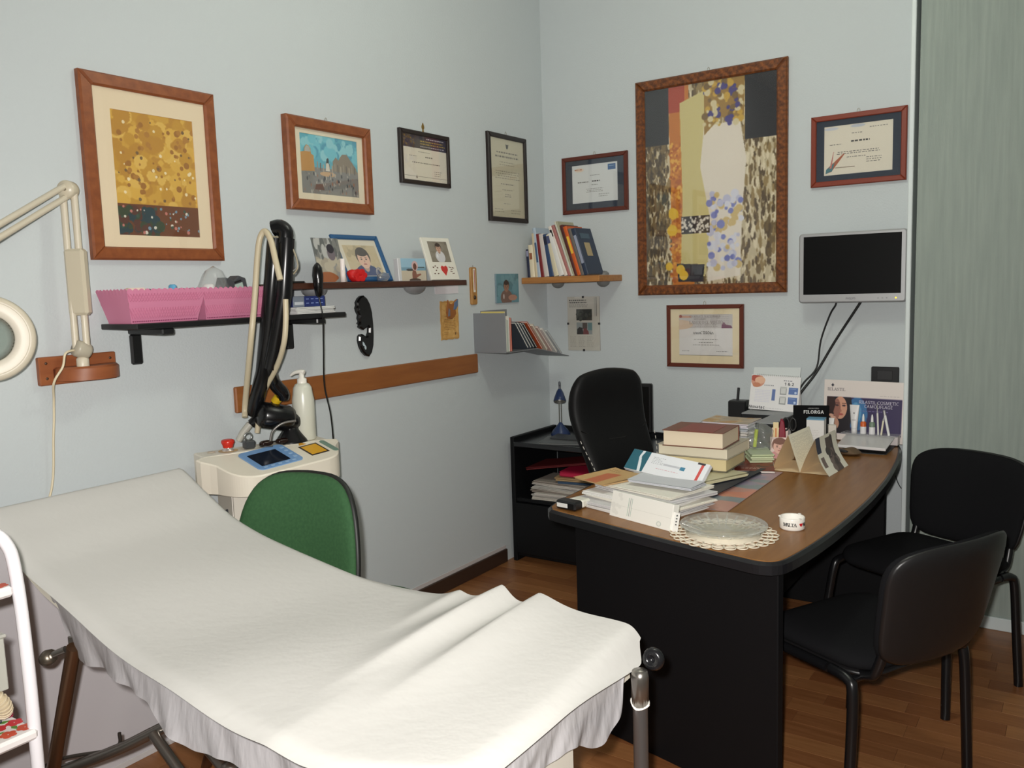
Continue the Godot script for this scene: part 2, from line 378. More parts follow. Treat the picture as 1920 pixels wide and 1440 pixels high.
# ---------------------------------------------------------------- framed pictures and other things on the walls
# node at the middle of the frame's back, local Z points into the room
func framed(called: String, label: String, cat_: String, at: Vector3, turn: float, w: float, h: float, fw: float, fd: float, fm: Material, mm, pw: float, ph: float, poff: Vector2, im: Image, group := "", hook := true) -> Node3D:
	var t := thing(called, label, cat_, at, turn, group)
	for k in 4:
		var hor := k % 2 == 0
		var l := (w if hor else h) / 2
		var o := (h if hor else w) / 2
		var r := Basis(Vector3.BACK, [0.0, PI / 2, PI, -PI / 2][k])
		part("rail", prism(S(), V2([-l, o, -l + fw, o - fw, l - fw, o - fw, l, o]), fd, fw * 0.14, Transform3D(r, Vector3.ZERO)), fm, t)
	var inw := w - 2 * fw + 0.004
	var inh := h - 2 * fw + 0.004
	part("backing", box(Vector3(0, 0, fd * 0.2), Vector3(inw, inh, 0.003)), mt(rgb(90, 80, 70), 0.9), t)
	if mm != null:
		# mat board with a real window cut
		var mb := S()
		var x0 := poff.x - pw / 2
		var x1 := poff.x + pw / 2
		var y0 := poff.y - ph / 2
		var y1 := poff.y + ph / 2
		var z := fd * 0.45
		var add := func(a: float, b: float, c: float, d: float) -> void: bx(mb, Vector3((a + c) / 2, (b + d) / 2, z), Vector3(c - a, d - b, 0.0025))
		add.call(-inw / 2, y1, inw / 2, inh / 2)
		add.call(-inw / 2, -inh / 2, inw / 2, y0)
		add.call(-inw / 2, y0, x0, y1)
		add.call(x1, y0, inw / 2, y1)
		part("mat_board", mb, mm, t)
	part("print", card(pw, ph, Vector3(poff.x, poff.y, fd * 0.4)), printed(im, 0.6), t)
	part("pane", box(Vector3(0, 0, fd * 0.62), Vector3(inw, inh, 0.002)), glass(), t)
	if hook:
		part("hook", wire([Vector3(-0.006, h / 2, 0.004), Vector3(-0.006, h / 2 + 0.01, 0.004), Vector3(0, h / 2 + 0.018, 0.004), Vector3(0.006, h / 2 + 0.01, 0.004), Vector3(0.006, h / 2, 0.004)], 0.0012, 3, 6), mt(rgb(170, 165, 150), 0.4, 0.6), t)
	return t

func wall_things() -> void:
	var ink := rgb(96, 92, 88)
	var cherry := grain(81, rgb(122, 66, 36), rgb(146, 84, 46), Vector3(5, 5, 5), 0.4)
	# golden abstract print
	var im := paper(240, 320, rgb(206, 160, 62))
	speckle(im, 0, 0, 240, 240, [rgb(216, 172, 72), rgb(196, 148, 52), rgb(222, 182, 88), rgb(188, 138, 50)], 140, 8, 26, 1)
	im = soft(im, 3)
	pr(im, 0, 238, 240, 82, rgb(110, 62, 34))
	speckle(im, 0, 250, 120, 70, [rgb(40, 62, 70), rgb(58, 70, 48), rgb(90, 50, 40)], 60, 6, 16, 2)
	speckle(im, 0, 20, 240, 210, [rgb(160, 108, 44), rgb(176, 124, 52)], 60, 3, 9, 3)
	speckle(im, 0, 20, 240, 210, [rgb(236, 220, 180), rgb(120, 92, 60)], 34, 2, 5, 4)
	speckle(im, 0, 245, 240, 70, [rgb(220, 214, 200), rgb(196, 120, 110), rgb(120, 150, 170), rgb(60, 84, 70)], 46, 2, 5, 5)
	framed("framed_picture", "large golden abstract print with cream mat in a cherry wood frame", "picture", Vector3(0, 1.916, 2.47), LW, 0.49, 0.582, 0.042, 0.024, cherry, mt(rgb(232, 214, 184), 0.8), 0.3, 0.396, Vector2(0.004, -0.012), im, "framed pictures", false)
	# town square painting
	im = paper(256, 190, rgb(88, 168, 186))
	speckle(im, 0, 0, 256, 70, [rgb(110, 188, 202), rgb(70, 150, 176), rgb(140, 200, 208)], 50, 8, 24, 6)
	im = soft(im, 4)
	pr(im, 0, 104, 256, 86, rgb(128, 126, 122))
	pp(im, [0, 60, 18, 56, 20, 44, 28, 34, 38, 36, 46, 44, 48, 62, 58, 66, 60, 116, 0, 120], rgb(190, 140, 74))
	pp(im, [20, 56, 22, 46, 30, 36, 42, 40, 46, 56], rgb(176, 176, 168))
	pp(im, [140, 110, 142, 76, 156, 62, 168, 72, 176, 60, 186, 50, 206, 48, 222, 64, 236, 78, 250, 92, 256, 110], rgb(136, 122, 104))
	for k in 14: pr(im, 70 + k * 13, 84 + (k % 3) * 4, 5, 26, [rgb(150, 140, 124), rgb(104, 96, 88), rgb(170, 158, 140)][k % 3])
	pp(im, [108, 112, 112, 88, 118, 84, 124, 88, 128, 112], rgb(214, 206, 190))
	pp(im, [112, 86, 114, 72, 120, 68, 124, 72, 124, 86], rgb(50, 56, 58))
	pe(im, 118, 122, 36, 8, rgb(196, 160, 120))
	speckle(im, 0, 120, 256, 66, [rgb(60, 60, 64), rgb(176, 170, 160), rgb(150, 110, 90), rgb(110, 110, 112)], 90, 1.5, 3.5, 7, 2.0)
	pp(im, [56, 176, 62, 158, 92, 156, 100, 176], rgb(110, 84, 74))
	framed("framed_picture", "painting of a town square under turquoise sky in a cherry wood frame", "picture", Vector3(0, 2.008, 1.676), LW, 0.464, 0.361, 0.042, 0.034, cherry, mt(rgb(226, 214, 188), 0.8), 0.316, 0.232, Vector2(0, 0.004), soft(im, 1), "framed pictures")
	# small certificate with dark banner
	var darkf := mt(rgb(34, 24, 22), 0.35)
	im = paper(256, 176, rgb(222, 214, 200))
	pr(im, 0, 0, 256, 50, rgb(44, 36, 62))
	speckle(im, 4, 4, 66, 42, [rgb(120, 92, 40), rgb(90, 66, 36), rgb(70, 50, 40)], 40, 2, 6, 8)
	ptype(im, 140, 8, 104, 1, 9, rgb(210, 205, 210), 9, false, 4)
	ptype(im, 104, 19, 146, 2, 10, rgb(190, 160, 70), 10, false, 4)
	ptype(im, 104, 40, 146, 1, 9, rgb(200, 195, 205), 11, false, 3)
	ptype(im, 90, 62, 70, 1, 8, ink, 12, true)
	ptype(im, 40, 80, 60, 1, 8, ink, 13)
	ptype(im, 130, 79, 44, 1, 8, rgb(60, 58, 58), 14, false, 4)
	ptype(im, 40, 104, 190, 1, 8, rgb(80, 76, 74), 15, true, 3)
	ptype(im, 180, 132, 52, 3, 8, ink, 16)
	pr(im, 4, 158, 248, 1, rgb(70, 60, 60))
	pp(im, [74, 162, 78, 152, 82, 162, 78, 168], rgb(90, 70, 60))
	var cer := framed("certificate", "small certificate with dark violet banner in a thin black frame", "certificate", Vector3(0, 2.105, 1.06), LW, 0.358, 0.243, 0.019, 0.018, darkf, null, 0.322, 0.208, Vector2.ZERO, im, "framed certificates", false)
	part("hanger", prism(S(), V2([-0.006, 0.0, -0.002, 0.012, -0.008, 0.02, -0.008, 0.028, 0, 0.044, 0.008, 0.028, 0.008, 0.02, 0.002, 0.012, 0.006, 0.0]), 0.004, 0.0, Transform3D(Basis(), Vector3(0, 0.122, 0))), mt(rgb(150, 122, 66), 0.35, 0.7), cer)
	# upright degree
	im = paper(180, 240, rgb(206, 198, 172))
	pe(im, 92, 22, 6, 7, rgb(70, 68, 62))
	pp(im, [84, 14, 92, 18, 100, 14, 98, 22, 86, 22], rgb(80, 76, 68))
	ptype(im, 36, 40, 112, 1, 9, rgb(120, 112, 98), 21, true, 4)
	ptype(im, 26, 52, 130, 1, 9, rgb(110, 104, 92), 22, true, 5)
	ptype(im, 50, 70, 80, 2, 8, rgb(146, 138, 120), 23, true)
	ptype(im, 24, 98, 134, 4, 7, rgb(136, 128, 112), 24, true)
	ptype(im, 50, 136, 80, 1, 8, rgb(116, 108, 96), 25, true, 3)
	ptype(im, 60, 154, 60, 1, 8, rgb(140, 132, 116), 26, true)
	ptype(im, 72, 168, 36, 2, 6, rgb(96, 90, 80), 27, true)
	ptype(im, 60, 196, 50, 1, 8, rgb(150, 142, 126), 28, true)
	ptype(im, 18, 214, 50, 2, 8, rgb(150, 142, 126), 29)
	ptype(im, 104, 216, 60, 2, 8, rgb(150, 142, 126), 30)
	framed("certificate", "upright yellowed degree certificate in a black frame near the corner", "certificate", Vector3(0, 2.072, 0.379), LW, 0.361, 0.455, 0.024, 0.018, darkf, null, 0.32, 0.41, Vector2.ZERO, im, "framed certificates")
	# certificate with navy mat, left of the big picture
	var mahog := mt(rgb(92, 40, 28), 0.4)
	var navy := mt(rgb(38, 48, 66), 0.75)
	im = paper(240, 176, rgb(216, 218, 218))
	pe(im, 40, 22, 24, 9, rgb(226, 206, 190))
	ptype(im, 14, 18, 50, 1, 8, rgb(170, 100, 60), 31, false, 5)
	pr(im, 190, 8, 40, 26, rgb(62, 100, 150))
	pr(im, 196, 16, 28, 2, rgb(150, 180, 210))
	ptype(im, 96, 50, 52, 1, 8, ink, 32, true)
	ptype(im, 30, 78, 62, 1, 8, rgb(70, 68, 66), 33, false, 4)
	ptype(im, 106, 76, 50, 1, 8, rgb(50, 48, 48), 34, false, 5)
	ptype(im, 100, 94, 40, 1, 7, ink, 35, true)
	ptype(im, 70, 112, 100, 3, 7, ink, 36, true)
	ptype(im, 140, 140, 60, 2, 9, ink, 37)
	framed("certificate", "certificate with navy blue mat hanging above the corner bookshelf", "certificate", Vector3(0.331, 2.047, 0), 0, 0.406, 0.311, 0.022, 0.018, mahog, navy, 0.282, 0.206, Vector2(0.0, 0.004), im, "framed certificates")
	# certificate with navy mat, right of the big picture
	im = paper(240, 160, rgb(226, 218, 202))
	pe(im, 26, 8, 26, 5, rgb(200, 202, 210))
	pe(im, 120, 6, 26, 5, rgb(190, 194, 204))
	ptype(im, 160, 14, 70, 1, 7, ink, 41)
	ptype(im, 92, 28, 50, 1, 7, ink, 42, true)
	ptype(im, 96, 52, 66, 1, 7, rgb(60, 58, 58), 43, true, 5)
	ptype(im, 20, 60, 56, 1, 7, ink, 44)
	ptype(im, 24, 86, 196, 2, 6, rgb(90, 86, 84), 45, true)
	ptype(im, 80, 104, 70, 1, 7, ink, 46, true)
	pp(im, [6, 154, 10, 138, 70, 92, 74, 94, 28, 148], rgb(170, 90, 60))
	pp(im, [6, 154, 8, 140, 40, 118, 30, 146], rgb(70, 120, 130))
	pp(im, [20, 138, 34, 84, 36, 84, 28, 138], rgb(190, 120, 110))
	pr(im, 40, 136, 70, 2, rgb(120, 100, 80))
	ptype(im, 150, 110, 60, 3, 7, ink, 47)
	framed("certificate", "certificate with navy mat and crossed brushes print above the wall monitor", "certificate", Vector3(1.7, 2.08, 0), 0, 0.415, 0.323, 0.024, 0.02, mt(rgb(126, 50, 30), 0.4), navy, 0.298, 0.222, Vector2(0.0, 0.0), im, "framed certificates")
	# certificate with cream mat below the big picture
	im = paper(256, 186, rgb(222, 218, 216))
	pr(im, 0, 0, 256, 62, rgb(196, 190, 188))
	pe(im, 8, 46, 34, 22, rgb(214, 190, 168))
	pr(im, 0, 6, 60, 9, rgb(206, 160, 140))
	pe(im, 8, 8, 7, 7, rgb(150, 70, 60))
	pp(im, [204, 62, 206, 44, 216, 34, 226, 46, 250, 50, 256, 62], rgb(118, 64, 92))
	ptype(im, 180, 10, 70, 5, 8, rgb(168, 160, 158), 52)
	ptype(im, 76, 46, 112, 2, 6, rgb(150, 140, 136), 53, true)
	ptype(im, 100, 76, 60, 1, 6, ink, 54, true)
	ptype(im, 70, 112, 120, 1, 6, ink, 55, true)
	ptype(im, 90, 126, 80, 1, 6, ink, 56, true)
	ptype(im, 56, 137, 150, 1, 6, ink, 57, true)
	ptype(im, 14, 164, 50, 1, 6, ink, 58)
	ptype(im, 180, 166, 60, 1, 6, ink, 59)
	pr(im, 0, 184, 256, 2, rgb(110, 104, 104))
	var c4 := framed("certificate", "certificate with wide cream mat below the big picture", "certificate", Vector3(0.959, 1.213, 0), 0, 0.416, 0.326, 0.021, 0.018, mt(rgb(96, 42, 28), 0.4), mt(rgb(228, 212, 178), 0.8), 0.29, 0.214, Vector2(0.005, 0.006), im, "framed certificates")
	var grey := mt(rgb(140, 128, 124), 0.7)
	lettering("GIORNATE NAZIONALI", 0.011, Vector3(0.0, 0.102, 0.0088), grey, c4, Basis(), false, "Droid Serif")
	lettering("SICILIANE", 0.01, Vector3(-0.025, 0.089, 0.0088), grey, c4, Basis(), false, "Droid Serif")
	lettering("LASER DEL VOLTO", 0.015, Vector3(0.008, 0.071, 0.0088), grey, c4, Basis(), false, "Droid Serif")
	var hand := mt(rgb(40, 38, 40), 0.7)
	for q in [[-0.06, 5], [-0.005, 6]]:
		for k in q[1]:
			var x0: float = q[0] + k * 0.009
			part("handwriting", wire([Vector3(x0, 0.01, 0.0086), Vector3(x0 + 0.002, 0.021, 0.0086), Vector3(x0 + 0.006, 0.012 + 0.006 * (k % 2), 0.0086), Vector3(x0 + 0.008, 0.01, 0.0086)], 0.0009, 3, 5), hand, c4)
	# big picture: generic colour fields in its hues
	im = paper(320, 460, rgb(196, 182, 150))
	speckle(im, 0, 0, 320, 460, [rgb(110, 88, 52), rgb(150, 126, 80), rgb(86, 66, 40), rgb(206, 192, 160), rgb(224, 212, 184)], 2600, 1.5, 4.5, 61, 3.0)
	speckle(im, 0, 0, 56, 460, [rgb(92, 74, 46), rgb(120, 98, 62), rgb(70, 54, 34)], 500, 1.5, 4, 62, 3.0)
	im = soft(im, 1)
	pr(im, 0, 0, 62, 130, rgb(28, 26, 36))
	pr(im, 246, 0, 74, 140, rgb(26, 24, 34))
	pp(im, [62, 0, 112, 0, 126, 460, 70, 460], rgb(196, 116, 36))
	speckle(im, 66, 130, 60, 320, [rgb(214, 140, 48), rgb(176, 92, 30), rgb(226, 170, 70)], 420, 2, 5, 63)
	pr(im, 62, 0, 40, 60, rgb(170, 60, 34))
	pp(im, [90, 40, 150, 20, 190, 30, 170, 200, 176, 330, 150, 440, 90, 430, 96, 260], rgb(206, 192, 132))
	pp(im, [150, 100, 236, 96, 250, 180, 240, 300, 236, 440, 156, 452, 162, 300, 140, 190], rgb(226, 216, 202))
	pp(im, [150, 0, 246, 0, 244, 96, 190, 84, 150, 120], rgb(156, 120, 54))
	speckle(im, 150, 4, 90, 96, [rgb(70, 60, 130), rgb(214, 200, 160), rgb(120, 92, 50), rgb(200, 160, 60)], 90, 3, 8, 64)
	speckle(im, 160, 250, 80, 180, [rgb(120, 126, 190), rgb(214, 214, 226), rgb(206, 180, 120), rgb(190, 190, 214)], 90, 4, 10, 65)
	pr(im, 92, 300, 70, 40, rgb(40, 32, 34))
	speckle(im, 94, 302, 66, 36, [rgb(220, 212, 200)], 60, 2, 4, 66)
	pp(im, [80, 408, 150, 412, 146, 452, 84, 450], rgb(30, 28, 40))
	speckle(im, 60, 260, 60, 190, [rgb(226, 184, 50)], 6, 9, 14, 67)
	var marb := grain(83, rgb(66, 34, 20), rgb(150, 88, 40), Vector3(5, 5, 5), 0.35, 0.03)
	framed("framed_picture", "very large abstract picture with dark upper corners in marbled brown frame", "picture", Vector3(0.986, 1.985, 0), 0, 0.794, 1.109, 0.052, 0.026, marb, null, 0.7, 1.015, Vector2.ZERO, soft(im, 2), "framed pictures")
	# wall monitor
	var silver := mt(rgb(176, 176, 178), 0.38, 0.35)
	var mo := thing("wall_monitor", "silver flat monitor with black screen mounted on the wall", "monitor", Vector3(1.7, 1.54, 0.075), 0)
	mo.rotation_degrees = Vector3(0, 0, 0)
	part("bezel", prism(S(), rrect(0.468, 0.322, 0.016), 0.035, 0.006, Transform3D(Basis(), Vector3.ZERO)), silver, mo)
	part("rear_housing", prism(S(), rrect(0.4, 0.26, 0.03), 0.03, 0.0, Transform3D(Basis(), Vector3(0, 0, -0.03))), mt(rgb(40, 40, 42), 0.5), mo)
	part("screen", box(Vector3(0, 0.012, 0.0345), Vector3(0.424, 0.268, 0.003), 0.0008), mt(rgb(8, 8, 9), 0.45, 0.0, 0.25), mo)
	part("bracket", slab(Vector3(-0.06, -0.06, -0.075), Vector3(0.06, 0.06, -0.028), 0.004), mt(rgb(30, 30, 32), 0.5), mo)
	var led := mt(rgb(255, 220, 60), 0.4).duplicate() as StandardMaterial3D
	led.emission_enabled = true
	led.emission = rgb(255, 205, 40)
	led.emission_energy_multiplier = 1.6
	part("indicator_light", lathe(S(), [Vector2(0.0035, 0), Vector2(0.0032, 0.002), Vector2(0, 0.0028)], 12, Transform3D(Basis(Vector3.RIGHT, PI / 2), Vector3(0.192, -0.1425, 0.0345))), led, mo)
	for k in 3: part("button", box(Vector3(0.118 + k * 0.018, -0.1425, 0.0352), Vector3(0.006, 0.003, 0.0012)), mt(rgb(120, 120, 122), 0.4), mo)
	lettering("PHILIPS", 0.009, Vector3(0, -0.1425, 0.0355), mt(rgb(90, 90, 96), 0.5), mo)
	var blk := mt(rgb(12, 12, 13), 0.5)
	tag(part(numbered("monitor_cable"), wire([Vector3(1.626, 1.385, 0.06), Vector3(1.622, 1.365, 0.06), Vector3(1.595, 1.32, 0.05), Vector3(1.553, 1.2, 0.04), Vector3(1.537, 1.07, 0.05), Vector3(1.485, 1.0, 0.07), Vector3(1.462, 0.95, 0.09), Vector3(1.45, 0.88, 0.1)], 0.0042), blk, self), "thin black cable kinking down from the wall monitor", "cable", "monitor cables")
	tag(part(numbered("monitor_cable"), wire([Vector3(1.735, 1.385, 0.06), Vector3(1.725, 1.365, 0.06), Vector3(1.621, 1.2, 0.045), Vector3(1.537, 1.045, 0.06), Vector3(1.47, 0.94, 0.1), Vector3(1.455, 0.88, 0.11)], 0.0058), blk, self), "thick straight black cable slanting down from the wall monitor", "cable", "monitor cables")
	tag(part(numbered("loose_wire"), wire([Vector3(1.885, 0.72, 0.07), Vector3(1.889, 0.642, 0.07), Vector3(1.902, 0.557, 0.05), Vector3(1.925, 0.51, 0.03), Vector3(1.952, 0.505, 0.02)], 0.0022), mt(rgb(44, 46, 48), 0.5), self), "thin dark wire looping down beside the desk's far end", "wire")
	# socket plate
	var sw := thing("socket_plate", "black square socket plate on the wall above the cosmetics display", "socket", Vector3(1.834, 1.038, 0), 0)
	part("plate", prism(S(), rrect(0.12, 0.078, 0.006), 0.01, 0.002), mt(rgb(22, 22, 24), 0.35), sw)
	part("insert", box(Vector3(0, 0, 0.0105), Vector3(0.066, 0.044, 0.003), 0.001), mt(rgb(32, 32, 34), 0.4), sw)
	# newspaper page in a clip frame
	im = paper(180, 260, rgb(198, 194, 184))
	pr(im, 150, 4, 14, 90, rgb(182, 180, 172))
	pr(im, 163, 4, 2, 90, rgb(96, 94, 92))
	ptype(im, 10, 14, 130, 2, 11, rgb(60, 58, 56), 71, false, 6)
	ptype(im, 10, 38, 120, 3, 5, rgb(120, 116, 110), 72, false, 2)
	pr(im, 50, 60, 88, 54, rgb(44, 44, 42))
	speckle(im, 52, 62, 84, 50, [rgb(58, 62, 50), rgb(30, 30, 30), rgb(70, 72, 66)], 40, 3, 8, 73)
	pr(im, 50, 124, 88, 58, rgb(150, 156, 156))
	pr(im, 114, 126, 24, 36, rgb(108, 140, 142))
	pr(im, 84, 126, 26, 30, rgb(86, 74, 70))
	pp(im, [52, 182, 54, 156, 66, 146, 84, 150, 90, 182], rgb(44, 40, 42))
	pp(im, [86, 182, 90, 154, 104, 150, 118, 168, 120, 182], rgb(120, 56, 58))
	for k in 3: ptype(im, 12 + k * 48, 192, 42, 9, 6, rgb(164, 158, 148), 74 + k)
	var nw := thing("clip_frame", "newspaper page with two photographs in a glass clip frame", "clip frame", Vector3(0.24, 1.279, 0), 0)
	part("backing", slab(Vector3(-0.103, -0.152, 0), Vector3(0.103, 0.152, 0.003)), mt(rgb(120, 100, 80), 0.8), nw)
	part("page", card(0.206, 0.304, Vector3(0, 0, 0.0034)), printed(im, 0.6), nw)
	part("pane", slab(Vector3(-0.103, -0.152, 0.0042), Vector3(0.103, 0.152, 0.006)), glass(), nw)
	for q in [[0, 0.15], [0, -0.15], [-0.1, 0], [0.1, 0.0]]: part("clip", box(Vector3(q[0], q[1], 0.004), Vector3(0.012, 0.012, 0.007), 0.001), mt(rgb(70, 70, 72), 0.35, 0.6), nw)
	# photo on a tile
	im = snapshot(150, 116, rgb(96, 138, 148), rgb(150, 112, 92), rgb(58, 46, 40), rgb(120, 92, 80), 0.44, 0.42, 0.18)
	pe(im, 108, 96, 30, 12, rgb(176, 128, 108))
	var tl := thing("photo_tile", "blue sea snapshot of a child on a tile near the corner", "photograph", Vector3(0, 1.492, 0.415), LW)
	part("tile", box(Vector3(0, 0, 0.005), Vector3(0.212, 0.155, 0.01), 0.001), mt(rgb(120, 140, 150), 0.4), tl)
	part("print", card(0.21, 0.153, Vector3(0, 0, 0.0106)), printed(im, 0.35), tl)
	# wooden thermometer
	var th := thing("thermometer", "small wooden wall thermometer beside the dark shelf", "thermometer", Vector3(0, 1.509, 0.717), LW)
	part("board", prism(S(), rrect(0.05, 0.19, 0.01), 0.012, 0.003), grain(85, rgb(150, 104, 50), rgb(186, 138, 76), Vector3(8, 2, 8), 0.45), th)
	part("scale", box(Vector3(0, 0.028, 0.0125), Vector3(0.016, 0.118, 0.002)), mt(rgb(226, 222, 208), 0.5), th)
	part("tube", rod(Vector3(0, -0.02, 0.0145), Vector3(0, 0.082, 0.0145), 0.0018, 6), mt(rgb(160, 60, 50), 0.3), th)
	part("dial", lathe(S(), [Vector2(0.0, -0.001), Vector2(0.01, -0.001), Vector2(0.01, 0.003), Vector2(0.0, 0.003)], 14, Transform3D(Basis(Vector3.RIGHT, PI / 2), Vector3(0, -0.058, 0.012))), mt(rgb(70, 48, 30), 0.5), th)
	part("ring", wire([Vector3(-0.004, 0.095, 0.006), Vector3(0, 0.104, 0.006), Vector3(0.004, 0.095, 0.006)], 0.0012, 4, 6), mt(rgb(150, 150, 150), 0.4, 0.6), th)
	# parchment notice with a cut-out figure
	im = paper(128, 168, rgb(206, 160, 92))
	speckle(im, 0, 0, 128, 168, [rgb(214, 170, 104), rgb(196, 148, 80)], 60, 5, 14, 77)
	im = soft(im, 3)
	ptype(im, 22, 62, 84, 1, 6, rgb(110, 74, 40), 78, true, 3)
	ptype(im, 14, 78, 100, 7, 8, rgb(122, 84, 46), 79, true)
	ptype(im, 16, 140, 40, 2, 9, rgb(110, 74, 40), 80)
	pe(im, 106, 150, 5, 7, rgb(110, 74, 40))
	var pm := thing("parchment_notice", "tan parchment notice with a winged animal cut-out on the wall", "notice", Vector3(0, 1.345, 0.917), LW)
	var edge := PackedVector2Array()
	for k in 40:
		var a := TAU * k / 40.0
		var q := Vector2(clampf(cos(a) * 1.5, -1, 1) * 0.07, clampf(sin(a) * 1.5, -1, 1) * 0.094)
		edge.append(q + q.normalized() * 0.002 * sin(k * 2.3))
	part("sheet", prism(S(), edge, 0.004, 0.0008), mt(rgb(190, 144, 80), 0.7), pm)
	part("print", card(0.126, 0.17, Vector3(0, 0, 0.0044)), printed(im, 0.7), pm)
	part("figure_body", prism(S(), V2([-0.02, 0.01, -0.03, 0.04, -0.02, 0.075, -0.015, 0.1, -0.004, 0.082, 0.01, 0.078, 0.03, 0.084, 0.045, 0.098, 0.058, 0.102, 0.055, 0.075, 0.04, 0.05, 0.045, 0.03, 0.03, 0.015, 0.01, 0.006]), 0.008, 0.002, Transform3D(Basis(), Vector3(0, 0, 0.004))), mt(rgb(150, 92, 44), 0.6), pm)
	part("figure_wing", prism(S(), V2([0.02, 0.05, 0.03, 0.085, 0.058, 0.102, 0.056, 0.07, 0.04, 0.052]), 0.004, 0.001, Transform3D(Basis(), Vector3(0, 0, 0.011))), mt(rgb(90, 110, 140), 0.6), pm)
	part("figure_scarf", prism(S(), V2([-0.024, 0.02, -0.016, 0.06, -0.006, 0.05, -0.008, 0.02]), 0.003, 0.001, Transform3D(Basis(), Vector3(0, 0, 0.011))), mt(rgb(120, 120, 132), 0.6), pm)
	# black openwork wall ornament
	var orn := V2([0.0, 0.133, 0.02, 0.12, 0.036, 0.095, 0.046, 0.06, 0.05, 0.01, 0.05, -0.04, 0.045, -0.085, 0.033, -0.118, 0.016, -0.133, -0.004, -0.128, -0.024, -0.11, -0.038, -0.085, -0.044, -0.06, -0.042, -0.042, -0.034, -0.034, -0.022, -0.032, -0.012, -0.036, 0.0, -0.044, 0.012, -0.042, 0.02, -0.028, 0.022, -0.01, 0.016, -0.002, 0.004, -0.008, -0.012, -0.016, -0.026, -0.01, -0.038, -0.002, -0.034, 0.008, -0.042, 0.014, -0.034, 0.022, -0.04, 0.036, -0.036, 0.05, -0.046, 0.066, -0.05, 0.08, -0.044, 0.092, -0.046, 0.104, -0.032, 0.122, -0.016, 0.132])
	var ot := thing("wall_ornament", "glossy black curled openwork ornament hanging below the dark shelf", "ornament", Vector3(0, 1.349, 1.518), LW)
	part("body", prism(S(), orn, 0.018, 0.006), mt(rgb(14, 14, 15), 0.25), ot)
	for q in [[-0.022, -0.075, 0.4], [-0.012, -0.09, 0.2]]: part("cut_out", prism(S(), V2([0, 0.012, 0.006, 0.0, 0.003, -0.01, -0.003, -0.01, -0.006, 0.0]), 0.001, 0.0, Transform3D(Basis(Vector3.BACK, q[2]), Vector3(q[0], q[1], 0.0182))), mt(rgb(190, 204, 210), 0.7), ot)
	for q in [[-0.036, 0.075], [-0.03, 0.045]]: part("bead", lathe(S(), [Vector2(0.004, 0), Vector2(0.003, 0.003), Vector2(0, 0.004)], 10, Transform3D(Basis(Vector3.RIGHT, PI / 2), Vector3(q[0], q[1], 0.0178))), mt(rgb(60, 60, 64), 0.15), ot)
	# long protective board on the wall
	tag(part(numbered("wall_rail"), slab(Vector3(0, 1.066, 0.715), Vector3(0.018, 1.163, 2.216), 0.004), grain(86, rgb(134, 78, 36), rgb(152, 94, 46), Vector3(4, 4, 0.6), 0.45), self), "long brown wooden protective board screwed along the left wall", "board")
	# card hanging below the shelf
	tag(part(numbered("postcard"), slab(Vector3(0, 1.475, 0.84), Vector3(0.003, 1.52, 1.02)), mt(rgb(214, 208, 212), 0.5), self), "white-edged card peeping out below the dark shelf", "card")

# ---------------------------------------------------------------- papers and books
func bundle(called: String, label: String, category: String, group: String, at: Vector3, size: Vector3, turn: float, c: Color, cover = null, layers := 4, im: Image = null, tilt := Vector3.ZERO) -> Node3D:
	var t := thing(called, label, category, at, turn, group)
	if tilt != Vector3.ZERO: t.rotation = Vector3(tilt.x, turn, tilt.z)
	var st := S()
	var h := size.y / layers
	for k in layers:
		var j := Basis(Vector3.UP, rnd.randf_range(-0.035, 0.035))
		bx(st, Vector3(rnd.randf_range(-0.006, 0.006), h * (k + 0.5), rnd.randf_range(-0.006, 0.006)), Vector3(size.x, h * 0.86, size.z), h * 0.2, j)
	part("sheets", st, mt(c, 0.85), t).set_meta("kind", "stuff")
	if cover != null:
		part("cover", sheet(6, 4, func(u: float, v: float) -> Vector3: return Vector3((u - 0.5) * size.x * 1.01, size.y + 0.0012 + 0.004 * pow(absf(u - 0.5) * 2, 3.0) * v, (0.5 - v) * size.z * 1.01)), printed(im, 0.45) if im != null else mt(cover, 0.5), t)
	return t

# thickness along X, height along Y, spine towards +Z; origin at the foot of the left board, spine side
func book(label: String, category: String, group: String, at: Vector3, t: float, h: float, d: float, c: Color, turn := 0.0, lean := 0.0, mark = null, glossy := 0.45) -> Node3D:
	var o := thing("book", label, category, at, turn, group)
	o.rotation = Vector3(0, turn, lean)
	var m := mt(c, glossy)
	var b := minf(0.0022, t * 0.2)
	var cv := S()
	bx(cv, Vector3(b / 2, h / 2, -d / 2), Vector3(b, h, d), b * 0.2)
	bx(cv, Vector3(t - b / 2, h / 2, -d / 2), Vector3(b, h, d), b * 0.2)
	tube(cv, [Vector3(t / 2, 0, -0.0005), Vector3(t / 2, h, -0.0005)], 0.0001, 4)
	var n := 6
	cv.set_smooth_group(2)
	for k in n:
		var a0 := PI * k / n
		var a1 := PI * (k + 1) / n
		var p0 := Vector3(t / 2 - cos(a0) * t / 2, 0, sin(a0) * t * 0.12)
		var p1 := Vector3(t / 2 - cos(a1) * t / 2, 0, sin(a1) * t * 0.12)
		var u := Vector3(0, h, 0)
		tri(cv, p0, p1, p1 + u)
		tri(cv, p0, p1 + u, p0 + u)
	part("cover", cv, m, o)
	part("pages", slab(Vector3(b, 0.003, -d + 0.004), Vector3(t - b, h - 0.003, -0.001)), mt(rgb(226, 216, 194), 0.9), o)
	if mark != null and t > 0.008:
		part("spine_label", box(Vector3(t / 2, h * mark[1], t * 0.1 + 0.0006), Vector3(t * 0.62, h * mark[2], 0.001)), mt(mark[0], 0.5), o)
	return o

